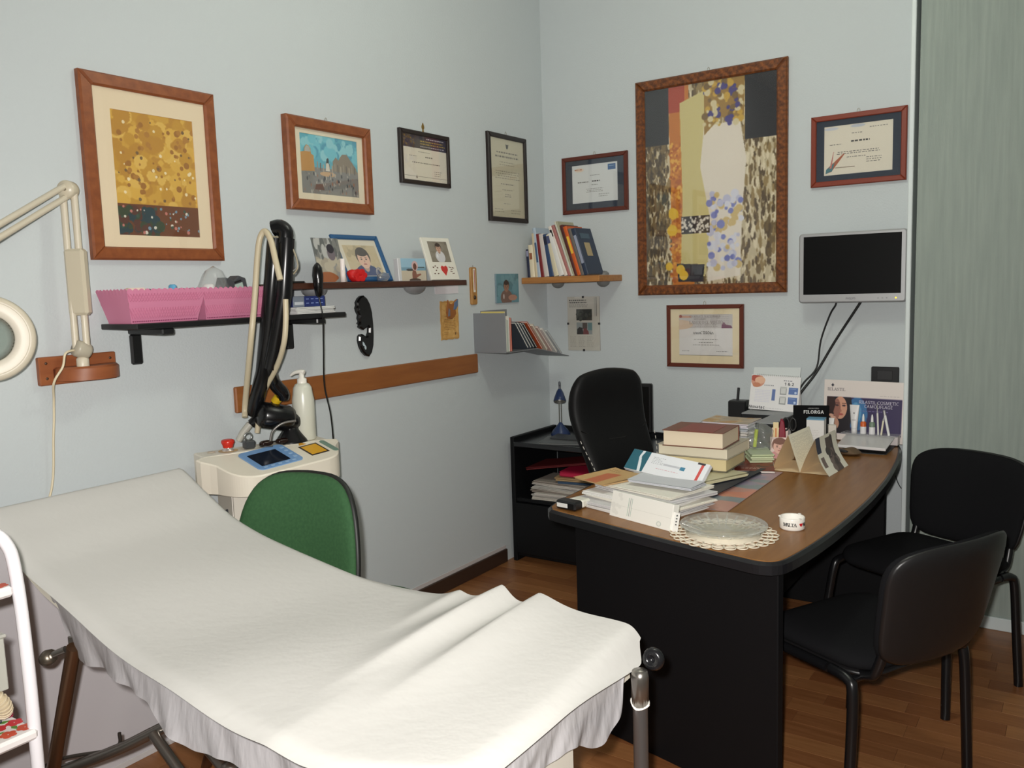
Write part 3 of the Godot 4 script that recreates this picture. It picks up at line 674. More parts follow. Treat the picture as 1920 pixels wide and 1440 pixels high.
func desk_things() -> void:
	var ordinals := ["lowest", "second lowest", "third lowest", "fourth", "fifth", "sixth", "seventh", "eighth", "ninth"]
	var white := rgb(226, 224, 220)
	# ---- front pile of post and papers beside the glass plate
	var g := "papers in the front pile on the desk"
	var spots := [[1.36, 1.66, 0.40, 0.27, -0.3], [1.38, 1.65, 0.38, 0.28, -0.22], [1.40, 1.63, 0.36, 0.26, -0.34], [1.39, 1.62, 0.36, 0.27, -0.2], [1.41, 1.61, 0.34, 0.24, -0.38], [1.40, 1.6, 0.33, 0.23, -0.26]]
	for k in spots.size():
		var s: Array = spots[k]
		bundle("paper_bundle", ordinals[k] + " paper bundle from the bottom in the front pile by the glass plate", "papers", g, Vector3(s[0], 0.7502 + k * 0.0115, s[1]), Vector3(s[2], 0.011, s[3]), s[4], [white, rgb(206, 204, 204), rgb(230, 226, 214)][k % 3])
	var im := paper(160, 110, rgb(202, 164, 110))
	pp(im, [40, 40, 96, 30, 120, 110, 60, 110], rgb(196, 110, 74))
	ptype(im, 12, 12, 60, 2, 9, rgb(120, 90, 60), 101)
	bundle("envelope", "tan printed envelope at the left of the front paper pile", "envelope", "", Vector3(1.235, 0.8195, 1.6), Vector3(0.16, 0.006, 0.2), -0.35, rgb(190, 156, 110), rgb(202, 164, 110), 1, im)
	# carton leaning at the front of the pile
	im = paper(260, 100, rgb(232, 230, 222))
	pr(im, 0, 52, 260, 1, rgb(206, 204, 196))
	for k in 3: pr(im, 76 + k * 7, 14, 2, 72, [rgb(150, 176, 160), rgb(130, 140, 136), rgb(160, 180, 170)][k])
	pe(im, 214, 84, 10, 10, rgb(190, 196, 188))
	pe(im, 214, 84, 7, 7, rgb(226, 226, 218))
	speckle(im, 8, 8, 40, 90, [rgb(222, 220, 212)], 8, 6, 12, 102)
	var ct := thing("carton", "long white medicine carton leaning on the front pile, facing the couch", "carton", Vector3(1.462, 0.7502, 1.845), -0.31)
	ct.rotation = Vector3(-0.25, -0.31, 0)
	part("box", box(Vector3(0, 0.041, -0.014), Vector3(0.26, 0.082, 0.028), 0.0012), mt(rgb(230, 228, 220), 0.6), ct)
	part("print", card(0.256, 0.08, Vector3(0, 0.041, 0.0004)), printed(im, 0.55), ct)
	part("end_flap", box(Vector3(0.142, 0.03, -0.006), Vector3(0.024, 0.06, 0.001)), mt(rgb(234, 232, 226), 0.6), ct)
	for k in 4: part("end_mark", box(Vector3(0.144, 0.024 + k * 0.009, -0.0052), Vector3(0.006, 0.004, 0.0006), 0.0, Basis(Vector3.BACK, 0.4 * (k % 2))), mt(rgb(96, 98, 96), 0.6), ct)
	# teal and white drug package tilted up on the pile
	im = paper(300, 110, rgb(226, 228, 232))
	pr(im, 0, 0, 74, 110, rgb(38, 96, 112))
	pp(im, [40, 0, 52, 0, 46, 30, 58, 70, 66, 110, 54, 110, 46, 74, 36, 32], rgb(220, 226, 230))
	ptype(im, 92, 20, 50, 5, 8, rgb(150, 154, 160), 104)
	pr(im, 140, 44, 66, 10, rgb(190, 192, 198))
	pr(im, 206, 42, 18, 18, rgb(70, 130, 160))
	pr(im, 274, 4, 10, 106, rgb(206, 84, 80))
	pr(im, 258, 0, 28, 10, rgb(60, 56, 60))
	ptype(im, 120, 76, 120, 1, 8, rgb(206, 140, 150), 105)
	var tp := thing("drug_package", "white package with teal end standing tilted on the front paper pile", "package", Vector3(1.39, 0.828, 1.52), -0.24)
	tp.rotation = Vector3(-0.75, -0.24, -0.05)
	part("box", box(Vector3(0, 0.04, -0.008), Vector3(0.34, 0.085, 0.016), 0.001), mt(rgb(224, 226, 230), 0.5), tp)
	part("print", card(0.338, 0.083, Vector3(0, 0.04, 0.0006)), printed(im, 0.4), tp)
	bundle("leaflet", "folded grey leaflet lying in front of the tilted drug package", "leaflet", "", Vector3(1.455, 0.8285, 1.62), Vector3(0.24, 0.008, 0.1), -0.1, rgb(196, 198, 204), rgb(206, 208, 214), 2)
	# unidentified black and white gadget at the desk's near left corner
	var dv := thing("desk_gadget", "small black and white office gadget at the desk's left corner", "gadget", Vector3(1.185, 0.7502, 1.80), -0.15)
	part("body", box(Vector3(0.0, 0.016, 0.0), Vector3(0.085, 0.03, 0.045), 0.006), mt(rgb(18, 18, 20), 0.3), dv)
	part("label_plate", box(Vector3(-0.012, 0.016, 0.0228), Vector3(0.045, 0.014, 0.001)), mt(rgb(224, 224, 220), 0.5), dv)
	part("grip", box(Vector3(0.012, 0.016, -0.046), Vector3(0.055, 0.026, 0.045), 0.005), mt(rgb(222, 220, 208), 0.5), dv)
	# ---- writing mat, folder, pad
	im = paper(64, 256, rgb(170, 140, 150))
	pr(im, 0, 128, 64, 128, rgb(206, 132, 110))
	speckle(im, 0, 0, 64, 256, [rgb(150, 140, 160), rgb(190, 140, 130), rgb(130, 140, 146), rgb(206, 140, 116)], 60, 8, 20, 106)
	var mm := thing("desk_mat", "flat mat with blurred pink and grey print near the book stack", "mat", Vector3(1.5, 0.7502, 1.28), 0.02)
	part("sheet", box(Vector3(0, 0.001, 0), Vector3(0.31, 0.002, 0.64), 0.0005), mt(rgb(150, 120, 110), 0.5), mm)
	part("print", sheet(2, 2, func(u: float, v: float) -> Vector3: return Vector3((u - 0.5) * 0.308, 0.0024, (0.5 - v) * 0.638)), printed(soft(im, 3), 0.3), mm)
	bundle("folder", "dark navy folder under the beige writing pad", "folder", "", Vector3(1.435, 0.753, 1.245), Vector3(0.27, 0.006, 0.56), -0.06, rgb(30, 34, 46), rgb(34, 38, 52), 1)
	bundle("writing_pad", "beige writing pad lying under the three thick books", "pad", "", Vector3(1.39, 0.7645, 1.24), Vector3(0.24, 0.010, 0.34), -0.42, rgb(212, 204, 170), rgb(206, 200, 168), 3)
	# three thick books with their page edges to the front
	var stack := [["lowest thick book of the stack, pages yellowish with a grey edge", 1.235, 0.7775, 1.17, 0.265, 0.05, 0.22, rgb(120, 116, 100), rgb(222, 206, 160), 0.03], ["middle book of the thick stack, cream pages and pale grey cover", 1.225, 0.829, 1.18, 0.285, 0.042, 0.24, rgb(176, 168, 150), rgb(228, 220, 196), 0.0], ["topmost thick book of the stack with a brown and red cover", 1.262, 0.8725, 1.215, 0.24, 0.062, 0.2, rgb(116, 70, 56), rgb(232, 216, 190), 0.05]]
	for s in stack:
		var o := thing("thick_book", s[0], "book", Vector3(s[1], s[2], s[3]), s[9], "thick books stacked on the desk")
		var w: float = s[4]
		var h: float = s[5]
		var d: float = s[6]
		part("front_board", slab(Vector3(0, h - 0.003, -d), Vector3(w, h, 0.003), 0.0008), mt(s[7], 0.4), o)
		part("back_board", slab(Vector3(0, 0, -d), Vector3(w, 0.003, 0.003), 0.0008), mt(s[7], 0.4), o)
		part("spine", slab(Vector3(0, 0, -d - 0.003), Vector3(w, h, -d), 0.0008), mt(s[7], 0.4), o)
		part("pages", slab(Vector3(0.004, 0.003, -d), Vector3(w - 0.004, h - 0.003, -0.002), 0.0008), mt(s[8], 0.9), o)
		if s[1] == 1.262: part("cover_print", slab(Vector3(0.06, h, -d + 0.03), Vector3(0.2, h + 0.0008, 0.0)), mt(rgb(130, 44, 36), 0.35), o)
	# ---- glass plate on a lace doily
	var dc := Vector3(1.735, 0.7502, 1.835)
	var dl := thing("lace_doily", "round cream lace doily under the glass plate", "doily", dc)
	var lace := mt(rgb(216, 206, 186), 0.9)
	part("cloth", lathe(S(), [Vector2(0, 0), Vector2(0.112, 0), Vector2(0.112, 0.0016), Vector2(0, 0.0016)], 48), lace, dl)
	for k in 26:
		var a := TAU * k / 26
		var loops := S()
		for q in [[0.125, 0.016, 0.0022], [0.142, 0.0155, 0.002]]:
			var ring := []
			for i in 10:
				var b := TAU * i / 10
				ring.append(Vector3(sin(a) * q[0], 0.0022, cos(a) * q[0]) + Vector3(cos(b), 0, sin(b)) * q[1])
			tube(loops, cat(ring, 2, true), q[2], 5, false)
		part("lace_loop", loops, lace, dl)
	var gl := mt(Color(0.86, 0.87, 0.84, 0.16), 0.08).duplicate() as StandardMaterial3D
	gl.transparency = BaseMaterial3D.TRANSPARENCY_ALPHA
	var gp := thing("glass_plate", "large clear cut-glass plate standing on the lace doily", "plate", dc + Vector3(0, 0.0022, 0))
	var rim := S()
	lathe(rim, [Vector2(0, 0), Vector2(0.06, 0), Vector2(0.066, 0.004), Vector2(0.1, 0.016), Vector2(0.126, 0.026), Vector2(0.1285, 0.029), Vector2(0.1255, 0.0315), Vector2(0.1, 0.0215), Vector2(0.062, 0.009), Vector2(0.0, 0.007)], 64)
	part("bowl", rim, gl, gp)
	for k in 24:
		var a := TAU * k / 24
		part("cut_rib", tube(S(), [Vector3(sin(a) * 0.068, 0.0035, cos(a) * 0.068), Vector3(sin(a) * 0.121, 0.0225, cos(a) * 0.121)], [0.0022, 0.0035], 6), gl, gp)
	# ---- white souvenir ashtray
	var cer := mt(rgb(236, 232, 224), 0.18)
	var at_ := thing("ashtray", "small round white souvenir ashtray with lettering and red heart", "ashtray", Vector3(1.892, 0.7502, 1.68), 0.0)
	part("bowl", lathe(S(), [Vector2(0, 0), Vector2(0.034, 0), Vector2(0.037, 0.004), Vector2(0.037, 0.034), Vector2(0.0355, 0.037), Vector2(0.033, 0.034), Vector2(0.032, 0.008), Vector2(0, 0.006)], 36), cer, at_)
	for a in [0.95, -1.2, 2.8]: part("rest", box(Vector3(sin(a) * 0.036, 0.037, cos(a) * 0.036), Vector3(0.009, 0.004, 0.008), 0.0015, Basis(Vector3.UP, a)), mt(rgb(226, 222, 214), 0.2), at_)
	var blk := mt(rgb(20, 18, 20), 0.4)
	var word := "MALTA"
	for k in 5:
		var a := -0.3 + k * 0.2
		lettering(word[k], 0.0105, Vector3(sin(a) * 0.0373, 0.0185, cos(a) * 0.0373), blk, at_, Basis(Vector3.UP, a), true, "Droid Serif")
	var red := mt(rgb(190, 22, 34), 0.35)
	var heart := V2([0, -0.006, 0.006, 0.001, 0.0055, 0.0045, 0.003, 0.0055, 0, 0.003, -0.003, 0.0055, -0.0055, 0.0045, -0.006, 0.001])
	part("heart", prism(S(), heart, 0.0008, 0.0, Transform3D(Basis(Vector3.UP, 1.02), Vector3(sin(1.02) * 0.0367, 0.0185, cos(1.02) * 0.0367))), red, at_)
	lettering("M", 0.0105, Vector3(sin(1.36) * 0.0373, 0.0185, cos(1.36) * 0.0373), blk, at_, Basis(Vector3.UP, 1.36), true, "Droid Serif")
	# ---- rear pile
	g = "papers in the rear pile on the desk"
	for k in 9:
		bundle("paper_bundle", ordinals[k] + " paper bundle from the bottom in the rear pile behind thick books", "papers", g, Vector3(1.285 + rnd.randf_range(-0.012, 0.012), 0.7502 + k * 0.0108, 0.565 + rnd.randf_range(-0.01, 0.01)), Vector3(0.25 + rnd.randf_range(0, 0.03), 0.0103, 0.2), rnd.randf_range(-0.12, 0.12), [white, rgb(212, 210, 212), rgb(196, 194, 196), rgb(232, 226, 218)][k % 4], null, 3)
	bundle("magazine", "grey magazine second from the top of the rear pile", "magazine", "", Vector3(1.29, 0.848, 0.57), Vector3(0.26, 0.009, 0.2), -0.03, rgb(190, 192, 198), rgb(160, 164, 172), 2)
	im = paper(140, 100, rgb(190, 172, 150))
	speckle(im, 0, 0, 140, 100, [rgb(206, 180, 140), rgb(176, 160, 140), rgb(190, 150, 100)], 24, 8, 22, 108)
	bundle("magazine", "thick magazine with beige cover topping the rear pile", "magazine", "", Vector3(1.3, 0.8575, 0.56), Vector3(0.215, 0.018, 0.17), -0.05, rgb(226, 220, 226), rgb(190, 172, 150), 3, soft(im, 3))
	im = paper(120, 160, rgb(120, 46, 32))
	ptype(im, 20, 110, 70, 2, 14, rgb(206, 180, 170), 109, false, 4)
	speckle(im, 0, 0, 120, 90, [rgb(90, 50, 36), rgb(132, 60, 40)], 20, 8, 20, 110)
	bundle("magazine", "red-brown magazine lying half under the card calendar", "magazine", "", Vector3(1.525, 0.7545, 0.93), Vector3(0.15, 0.007, 0.2), 0.35, rgb(222, 214, 206), rgb(120, 46, 32), 3, soft(im, 1))
	bundle("packet", "small pale green packet beside the thick books", "packet", "", Vector3(1.51, 0.763, 0.82), Vector3(0.09, 0.035, 0.13), 0.5, rgb(196, 206, 170), rgb(176, 186, 160), 4)
	var bag := thing("plastic_bag", "crumpled clear plastic bag with a yellow-green marker inside", "bag", Vector3(1.5, 0.799, 0.78), 0.3)
	part("film", pad(rrect(0.1, 0.11, 0.03), 0.06, func(p: Vector3) -> Vector3: return Vector3(p.x + 0.006 * sin(p.y * 90), 0.055 + p.y + 0.004 * sin(p.x * 120), p.z * (1 + 0.3 * sin(p.x * 80 + p.y * 60)))), glass(Color(0.85, 0.87, 0.86, 0.12), 0.08), bag)
	part("marker", rod(Vector3(-0.02, 0.01, 0.0), Vector3(-0.012, 0.085, 0.0), 0.0075), mt(rgb(178, 196, 40), 0.4), bag)
	part("marker_cap", rod(Vector3(-0.012, 0.085, 0.0), Vector3(-0.009, 0.11, 0.0), 0.008), mt(rgb(28, 30, 30), 0.4), bag)
	# ---- printer with calendar, router behind
	var dark := mt(rgb(24, 25, 27), 0.4)
	var pt := thing("printer", "low black printer with grey lid at the back of the desk", "printer", Vector3(1.43, 0.7502, 0.27))
	part("body", slab(Vector3(-0.14, 0, -0.11), Vector3(0.085, 0.13, 0.13), 0.006), dark, pt)
	part("lid", slab(Vector3(-0.14, 0.13, -0.11), Vector3(0.085, 0.136, 0.13), 0.002), mt(rgb(136, 138, 140), 0.45), pt)
	part("paper_tray", slab(Vector3(0.0, 0.05, 0.13), Vector3(0.085, 0.13, 0.36), 0.004), dark, pt)
	part("tray_lid", slab(Vector3(0.0, 0.13, 0.13), Vector3(0.085, 0.1355, 0.36), 0.002), mt(rgb(136, 138, 140), 0.45), pt)
	part("tray_foot", slab(Vector3(0.005, 0.0, 0.29), Vector3(0.08, 0.05, 0.35), 0.002), dark, pt)
	var ro := thing("router", "black upright router with one aerial at the back of the desk", "router", Vector3(1.208, 0.7502, 0.2))
	part("body", slab(Vector3(-0.045, 0, -0.04), Vector3(0.045, 0.165, 0.03), 0.006), dark, ro)
	part("aerial", rod(Vector3(-0.01, 0.16, -0.01), Vector3(-0.004, 0.225, -0.01), 0.006), dark, ro)
	im = paper(240, 170, rgb(226, 224, 224))
	pe(im, 34, 28, 34, 30, rgb(206, 150, 126))
	pe(im, 22, 14, 26, 16, rgb(176, 84, 70))
	pe(im, 44, 24, 26, 18, rgb(224, 178, 150))
	pe(im, 28, 48, 20, 12, rgb(196, 130, 100))
	for r in 8:
		for c in 11: pr(im, 24 + c * 7, 72 + r * 8, 4, 4, rgb(206, 204, 220))
	pr(im, 108, 66, 16, 56, rgb(96, 116, 166))
	for k in 2:
		pr(im, 146, 52 + k * 48, 32, 38, rgb(150, 152, 152))
		pr(im, 150, 58 + k * 48, 24, 26, rgb(206, 206, 204))
		pr(im, 146, 50 + k * 48, 32, 8, rgb(190, 190, 188))
		pr(im, 188, 52 + k * 48, 44, 34, rgb(92, 118, 172))
		pr(im, 192, 58 + k * 48, 30, 2, rgb(150, 170, 206))
		pe(im, 222, 76 + k * 48, 6, 6, rgb(190, 206, 230))
	ptype(im, 66, 46, 56, 1, 4, rgb(120, 120, 128), 113, false, 4)
	ptype(im, 160, 18, 46, 1, 4, rgb(110, 110, 118), 114, false, 4)
	ptype(im, 80, 160, 120, 1, 4, rgb(190, 188, 188), 112)
	var ca := thing("desk_calendar", "spiral desk calendar with jars and blue boxes standing on the printer", "calendar", Vector3(1.405, 0.888, 0.3))
	ca.rotation = Vector3(-0.22, 0.0, -0.03)
	part("page", box(Vector3(0, 0.082, 0), Vector3(0.23, 0.162, 0.0024)), mt(rgb(224, 222, 222), 0.6), ca)
	part("print", card(0.228, 0.16, Vector3(0, 0.082, 0.0016)), printed(im, 0.5), ca)
	part("easel", box(Vector3(0, 0.075, -0.04), Vector3(0.22, 0.165, 0.002), 0.0, Basis(Vector3.RIGHT, 0.5)), mt(rgb(216, 214, 212), 0.6), ca)
	for k in 22: part("ring", tube(S(), cat([Vector3(-0.09 + k * 0.009, 0.158, 0.003), Vector3(-0.09 + k * 0.009, 0.167, 0.002), Vector3(-0.09 + k * 0.009, 0.167, -0.004), Vector3(-0.09 + k * 0.009, 0.158, -0.004)], 2), 0.0008, 5), mt(rgb(200, 198, 196), 0.35, 0.5), ca)
	var tx := mt(rgb(66, 66, 72), 0.6)
	lettering("Novatac", 0.014, Vector3(-0.077, 0.012, 0.002), tx, ca, Basis(), true)
	lettering("1 & 2", 0.014, Vector3(0.064, 0.128, 0.002), tx, ca, Basis(), true)
	var wp := thing("leaning_card", "plain pale card leaning on the wall behind the desk calendar", "card", Vector3(1.37, 0.888, 0.185))
	wp.rotation = Vector3(-0.42, 0.0, 0.02)
	part("sheet", box(Vector3(0, 0.1, 0), Vector3(0.225, 0.2, 0.0025)), mt(rgb(206, 210, 210), 0.6), wp)
	part("fold", box(Vector3(-0.112, 0.1, -0.004), Vector3(0.002, 0.2, 0.01)), mt(rgb(196, 200, 200), 0.6), wp)
	# ---- pen holder, cosmetics
	im = snapshot(70, 100, rgb(226, 206, 200), rgb(226, 182, 166), rgb(120, 80, 66), rgb(210, 150, 150), 0.55, 0.4, 0.34)
	var ph := thing("pen_holder", "printed card pen holder with a face beside the card calendar", "pen holder", Vector3(1.55, 0.7502, 0.67), 0.2)
	part("front", box(Vector3(0, 0.045, 0.03), Vector3(0.07, 0.09, 0.002)), mt(rgb(220, 200, 190), 0.5), ph)
	part("print", card(0.068, 0.088, Vector3(0, 0.045, 0.0314)), printed(im, 0.4), ph)
	part("back", box(Vector3(0, 0.06, -0.03), Vector3(0.07, 0.12, 0.002)), mt(rgb(220, 200, 190), 0.5), ph)
	for s in [-1.0, 1.0]: part("side", box(Vector3(s * 0.035, 0.045, 0), Vector3(0.002, 0.09, 0.06)), mt(rgb(206, 180, 160), 0.5), ph)
	var pk := thing("nail_file", "cream striped card strip standing in the pen holder", "strip", Vector3(1.535, 0.7505, 0.672), 0.2)
	part("strip", box(Vector3(0, 0.075, 0.012), Vector3(0.022, 0.15, 0.002)), mt(rgb(226, 206, 160), 0.6), pk)
	part("stripe", box(Vector3(0, 0.09, 0.0135), Vector3(0.006, 0.07, 0.001)), mt(rgb(206, 130, 80), 0.6), pk)
	var lp := thing("red_pouch", "dark red pointed pouch standing in the pen holder", "pouch", Vector3(1.56, 0.7505, 0.672), 0.2)
	part("pouch", prism(S(), V2([-0.016, 0.0, 0.016, 0.0, 0.014, 0.11, 0.008, 0.155, -0.006, 0.165, -0.012, 0.12]), 0.012, 0.003), mt(rgb(128, 20, 44), 0.4), lp)
	part("tab", box(Vector3(0.0, 0.16, 0.006), Vector3(0.01, 0.012, 0.004), 0.001), mt(rgb(110, 16, 38), 0.4), lp)
	var sc := thing("scissors", "black-handled scissors standing in the pen holder", "scissors", Vector3(1.585, 0.7505, 0.655), 0.2)
	for s in [-1.0, 1.0]:
		var ring := []
		for i in 12: ring.append(Vector3(s * 0.014 + cos(TAU * i / 12) * 0.012, 0.14 + sin(TAU * i / 12) * 0.026, 0.002 * s))
		part("handle", tube(S(), cat(ring, 3, true), 0.004, 7, false), dark, sc)
		part("blade", box(Vector3(s * 0.004, 0.06, 0.002 * s), Vector3(0.009, 0.11, 0.0015), 0.0003, Basis(Vector3.BACK, s * 0.06)), mt(rgb(150, 150, 152), 0.25, 0.9), sc)
	# black counter display
	var fi := thing("counter_display", "black brand display card standing behind the white carton", "display", Vector3(1.606, 0.7502, 0.4), 0.3)
	fi.rotation = Vector3(-0.1, 0.3, 0)
	part("board", box(Vector3(0, 0.093, 0), Vector3(0.15, 0.186, 0.006), 0.001), mt(rgb(13, 13, 15), 0.7, 0.0, 0.2), fi)
	part("tray", box(Vector3(0, 0.03, 0.025), Vector3(0.15, 0.06, 0.045), 0.002), mt(rgb(16, 17, 18), 0.4), fi)
	lettering("FILORGA", 0.015, Vector3(0.01, 0.156, 0.0036), mt(rgb(206, 206, 206), 0.5), fi, Basis(), true)
	lettering("LABORATOIRES", 0.005, Vector3(0.01, 0.172, 0.0036), mt(rgb(150, 150, 150), 0.5), fi)
	var wb := thing("product_box", "upright white cosmetics carton with a light blue lid", "box", Vector3(1.652, 0.7502, 0.49), 0.1)
	part("carton", slab(Vector3(-0.036, 0, -0.03), Vector3(0.036, 0.142, 0.03), 0.001), mt(rgb(222, 220, 218), 0.5), wb)
	part("lid", slab(Vector3(-0.0365, 0.1422, -0.0305), Vector3(0.0365, 0.147, 0.0305), 0.001), mt(rgb(96, 150, 184), 0.45), wb)
	im = paper(70, 140, rgb(222, 220, 218))
	ptype(im, 8, 40, 54, 12, 8, rgb(196, 192, 190), 115)
	part("print", card(0.066, 0.13, Vector3(0, 0.07, 0.0306)), printed(im, 0.5), wb)
	tube_cream("white cream tube standing beside the beige foundation bottle", Vector3(1.675, 0.7502, 0.36), 0.13, rgb(220, 218, 216), "")
	var fo := thing("foundation_bottle", "square beige foundation bottle with a white cap", "bottle", Vector3(1.7, 0.7502, 0.42), 0.35)
	part("glass_body", slab(Vector3(-0.016, 0, -0.016), Vector3(0.016, 0.062, 0.016), 0.003), mt(rgb(190, 150, 110), 0.15), fo)
	part("cap", slab(Vector3(-0.0165, 0.062, -0.0165), Vector3(0.0165, 0.11, 0.0165), 0.002), mt(rgb(214, 206, 196), 0.35), fo)
	# card calendar folded in a zigzag
	var card_m := mt(rgb(240, 216, 178), 0.7)
	var tc := thing("folded_calendar", "cream card calendar folded into two tents at the desk's middle", "calendar", Vector3.ZERO)
	var zig := [Vector3(1.596, 0.7506, 0.92), Vector3(1.657, 0.893, 0.92), Vector3(1.706, 0.7506, 0.93), Vector3(1.762, 0.887, 0.93), Vector3(1.82, 0.7506, 0.95)]
	var away := Vector3(0.012, 0, -0.235)
	for k in 4:
		var a: Vector3 = zig[k]
		var b: Vector3 = zig[k + 1]
		var shear := Vector3(0.004, 0, 0)
		var bow := 0.012 if k != 1 else 0.0
		var pst := sheet(8, 2, func(u: float, v: float) -> Vector3:
			var p := a.lerp(b, u) + (away + shear) * v
			p += Vector3(-0.7 if k % 2 == 0 else -0.9, -0.6, 0) * bow * sin(PI * u) * (1.0 if k == 3 else 0.6)
			return p)
		if k == 3 or k == 1:
			im = paper(120, 160, rgb(236, 232, 216))
			if k == 3:
				pr(im, 0, 128, 46, 32, rgb(58, 62, 80))
				pr(im, 10, 34, 110, 54, rgb(92, 80, 76))
				pr(im, 60, 124, 34, 24, rgb(122, 106, 100))
				speckle(im, 12, 36, 104, 50, [rgb(120, 106, 100), rgb(76, 68, 66)], 16, 6, 14, 120)
			else:
				ptype(im, 10, 16, 100, 22, 6, rgb(196, 192, 180), 121)
			part("panel", pst, printed(im, 0.6), tc)
		else: part("panel", pst, card_m, tc)
	part("base_strip", sheet(2, 2, func(u: float, v: float) -> Vector3: return Vector3(lerpf(1.6, 1.815, u), 0.7509, lerpf(0.93, 0.71, v))), card_m, tc)
	# ---- cosmetics display with its samples
	var cm := thing("display_mat", "dark grey mat under the cosmetics display", "mat", Vector3(1.83, 0.7502, 0.3))
	part("sheet", prism(S(), rrect(0.19, 0.3, 0.01), 0.003, 0.001, Transform3D(FLATUP, Vector3.ZERO)), mt(rgb(40, 40, 42), 0.5), cm)
	im = paper(300, 200, rgb(222, 212, 206))
	pr(im, 12, 56, 280, 122, rgb(46, 34, 78))
	pe(im, 128, 110, 40, 56, rgb(56, 110, 160))
	pe(im, 124, 106, 22, 34, rgb(90, 150, 190))
	im = soft(im, 4)
	pr(im, 0, 0, 300, 54, rgb(222, 212, 206))
	pr(im, 0, 180, 300, 20, rgb(222, 212, 206))
	pp(im, [12, 56, 104, 56, 112, 100, 104, 150, 106, 178, 12, 178], rgb(24, 18, 26))
	pe(im, 64, 92, 27, 38, rgb(206, 152, 126))
	pe(im, 52, 96, 14, 34, rgb(150, 100, 86))
	pp(im, [12, 56, 40, 56, 46, 80, 34, 120, 12, 130], rgb(48, 26, 24))
	for q in [[52.0, 84.0], [78.0, 84.0]]:
		pe(im, q[0], q[1], 7, 3, rgb(60, 40, 44))
		pr(im, q[0] - 8, q[1] - 8, 16, 2, rgb(76, 44, 38))
	pe(im, 66, 102, 4, 5, rgb(170, 112, 94))
	pe(im, 68, 114, 9, 3.5, rgb(170, 84, 76))
	for k in 3: pe(im, 30 + k * 8, 118 + k * 7, 11, 4.5, rgb(206, 160, 138))
	pe(im, 50, 146, 12, 18, rgb(190, 142, 120))
	im = soft(im, 2)
	ptype(im, 210, 46, 76, 1, 4, rgb(190, 180, 178), 123)
	ptype(im, 130, 98, 150, 1, 6, rgb(120, 110, 160), 124)
	pp(im, [26, 16, 32, 10, 38, 16, 32, 22], rgb(58, 56, 66))
	var ri := thing("cosmetics_display", "white cosmetics display board with a woman's face on dark blue", "display", Vector3(1.775, 0.7532, 0.19), 0.0)
	ri.rotation = Vector3(-0.06, 0.0, -0.01)
	part("board", box(Vector3(0, 0.137, -0.003), Vector3(0.345, 0.274, 0.006), 0.001), mt(rgb(222, 212, 206), 0.5), ri)
	part("print", card(0.343, 0.272, Vector3(0, 0.137, 0.0006)), printed(im, 0.4), ri)
	lettering("RILASTIL", 0.013, Vector3(-0.118, 0.231, 0.0012), mt(rgb(86, 80, 92), 0.5), ri, Basis(), false, "Droid Serif")
	var lt := mt(rgb(196, 190, 206), 0.5)
	lettering("RILASTIL COSMETIC", 0.014, Vector3(0.065, 0.178, 0.0012), lt, ri)
	lettering("CAMOUFLAGE", 0.014, Vector3(0.065, 0.16, 0.0012), lt, ri)
	part("step", slab(Vector3(-0.06, 0.0, 0.0), Vector3(0.16, 0.04, 0.055), 0.002), mt(rgb(214, 206, 204), 0.4), ri)
	part("clear_shelf", slab(Vector3(-0.07, 0.041, 0.002), Vector3(0.165, 0.046, 0.1), 0.001), glass(Color(0.9, 0.9, 0.92, 0.2), 0.05), ri)
	part("leaflet_tray", box(Vector3(0.05, 0.022, 0.16), Vector3(0.2, 0.004, 0.2), 0.001, Basis(Vector3.RIGHT, 0.16)), mt(rgb(206, 204, 204), 0.3), ri)
	part("tray_edge", box(Vector3(0.05, 0.006, 0.262), Vector3(0.2, 0.012, 0.004), 0.001), mt(rgb(216, 214, 214), 0.3), ri)
	tube_cream("tall white cream tube standing on the cosmetics display", Vector3(1.755, 0.7996, 0.25), 0.128, rgb(222, 220, 220), "")
	for k in 2:
		var bo := thing("sample_bottle", ["small sample bottle with an orange band on the display", "small sample bottle with a grey-green band on the display"][k], "bottle", Vector3([1.793, 1.83][k], 0.7996, 0.25), 0.0)
		part("body", lathe(S(), [Vector2(0, 0), Vector2(0.0125, 0), Vector2(0.013, 0.003), Vector2(0.013, 0.03), Vector2(0.0125, 0.033)], 18), mt(rgb(222, 220, 222), 0.3), bo)
		part("band", lathe(S(), [Vector2(0.0125, 0.033), Vector2(0.0125, 0.05), Vector2(0.008, 0.056)], 18), mt([rgb(206, 96, 40), rgb(110, 130, 112)][k], 0.4), bo)
		part("pump", lathe(S(), [Vector2(0.006, 0.056), Vector2(0.005, 0.075), Vector2(0.0025, 0.088), Vector2(0, 0.089)], 14), mt(rgb(226, 226, 226), 0.3), bo)
	var sticks := [["thin silver-tipped white brush upright on the cosmetics display", 1.856, 0.12, 0.05, rgb(222, 220, 214)], ["short white concealer pencil on the cosmetics display", 1.868, 0.08, -0.12, rgb(226, 220, 196)], ["wide white applicator leaning right on the cosmetics display", 1.9, 0.112, 0.2, rgb(226, 226, 224)]]
	for k in 3:
		var q: Array = sticks[k]
		var st := thing("applicator", q[0], "applicator", Vector3(q[1], 0.7996 , 0.25), 0.0)
		st.rotation.z = q[3]
		part("handle", rod(Vector3(0, 0.0, 0), Vector3(0, q[2] * 0.8, 0), 0.0055 if k == 2 else 0.004), mt(q[4], 0.3), st)
		part("tip", rod(Vector3(0, q[2] * 0.8, 0), Vector3(0, q[2] * (1.0 if k > 0 else 1.2), 0), [0.0055, 0.005] if k == 2 else [0.003, 0.001]), mt(rgb(196, 194, 192), 0.25, 0.5), st)
	var sg := thing("eyeglasses_pouch", "crumpled brown and black pouch before the cosmetics display", "pouch", Vector3(1.775, 0.7502, 0.5), -0.25)
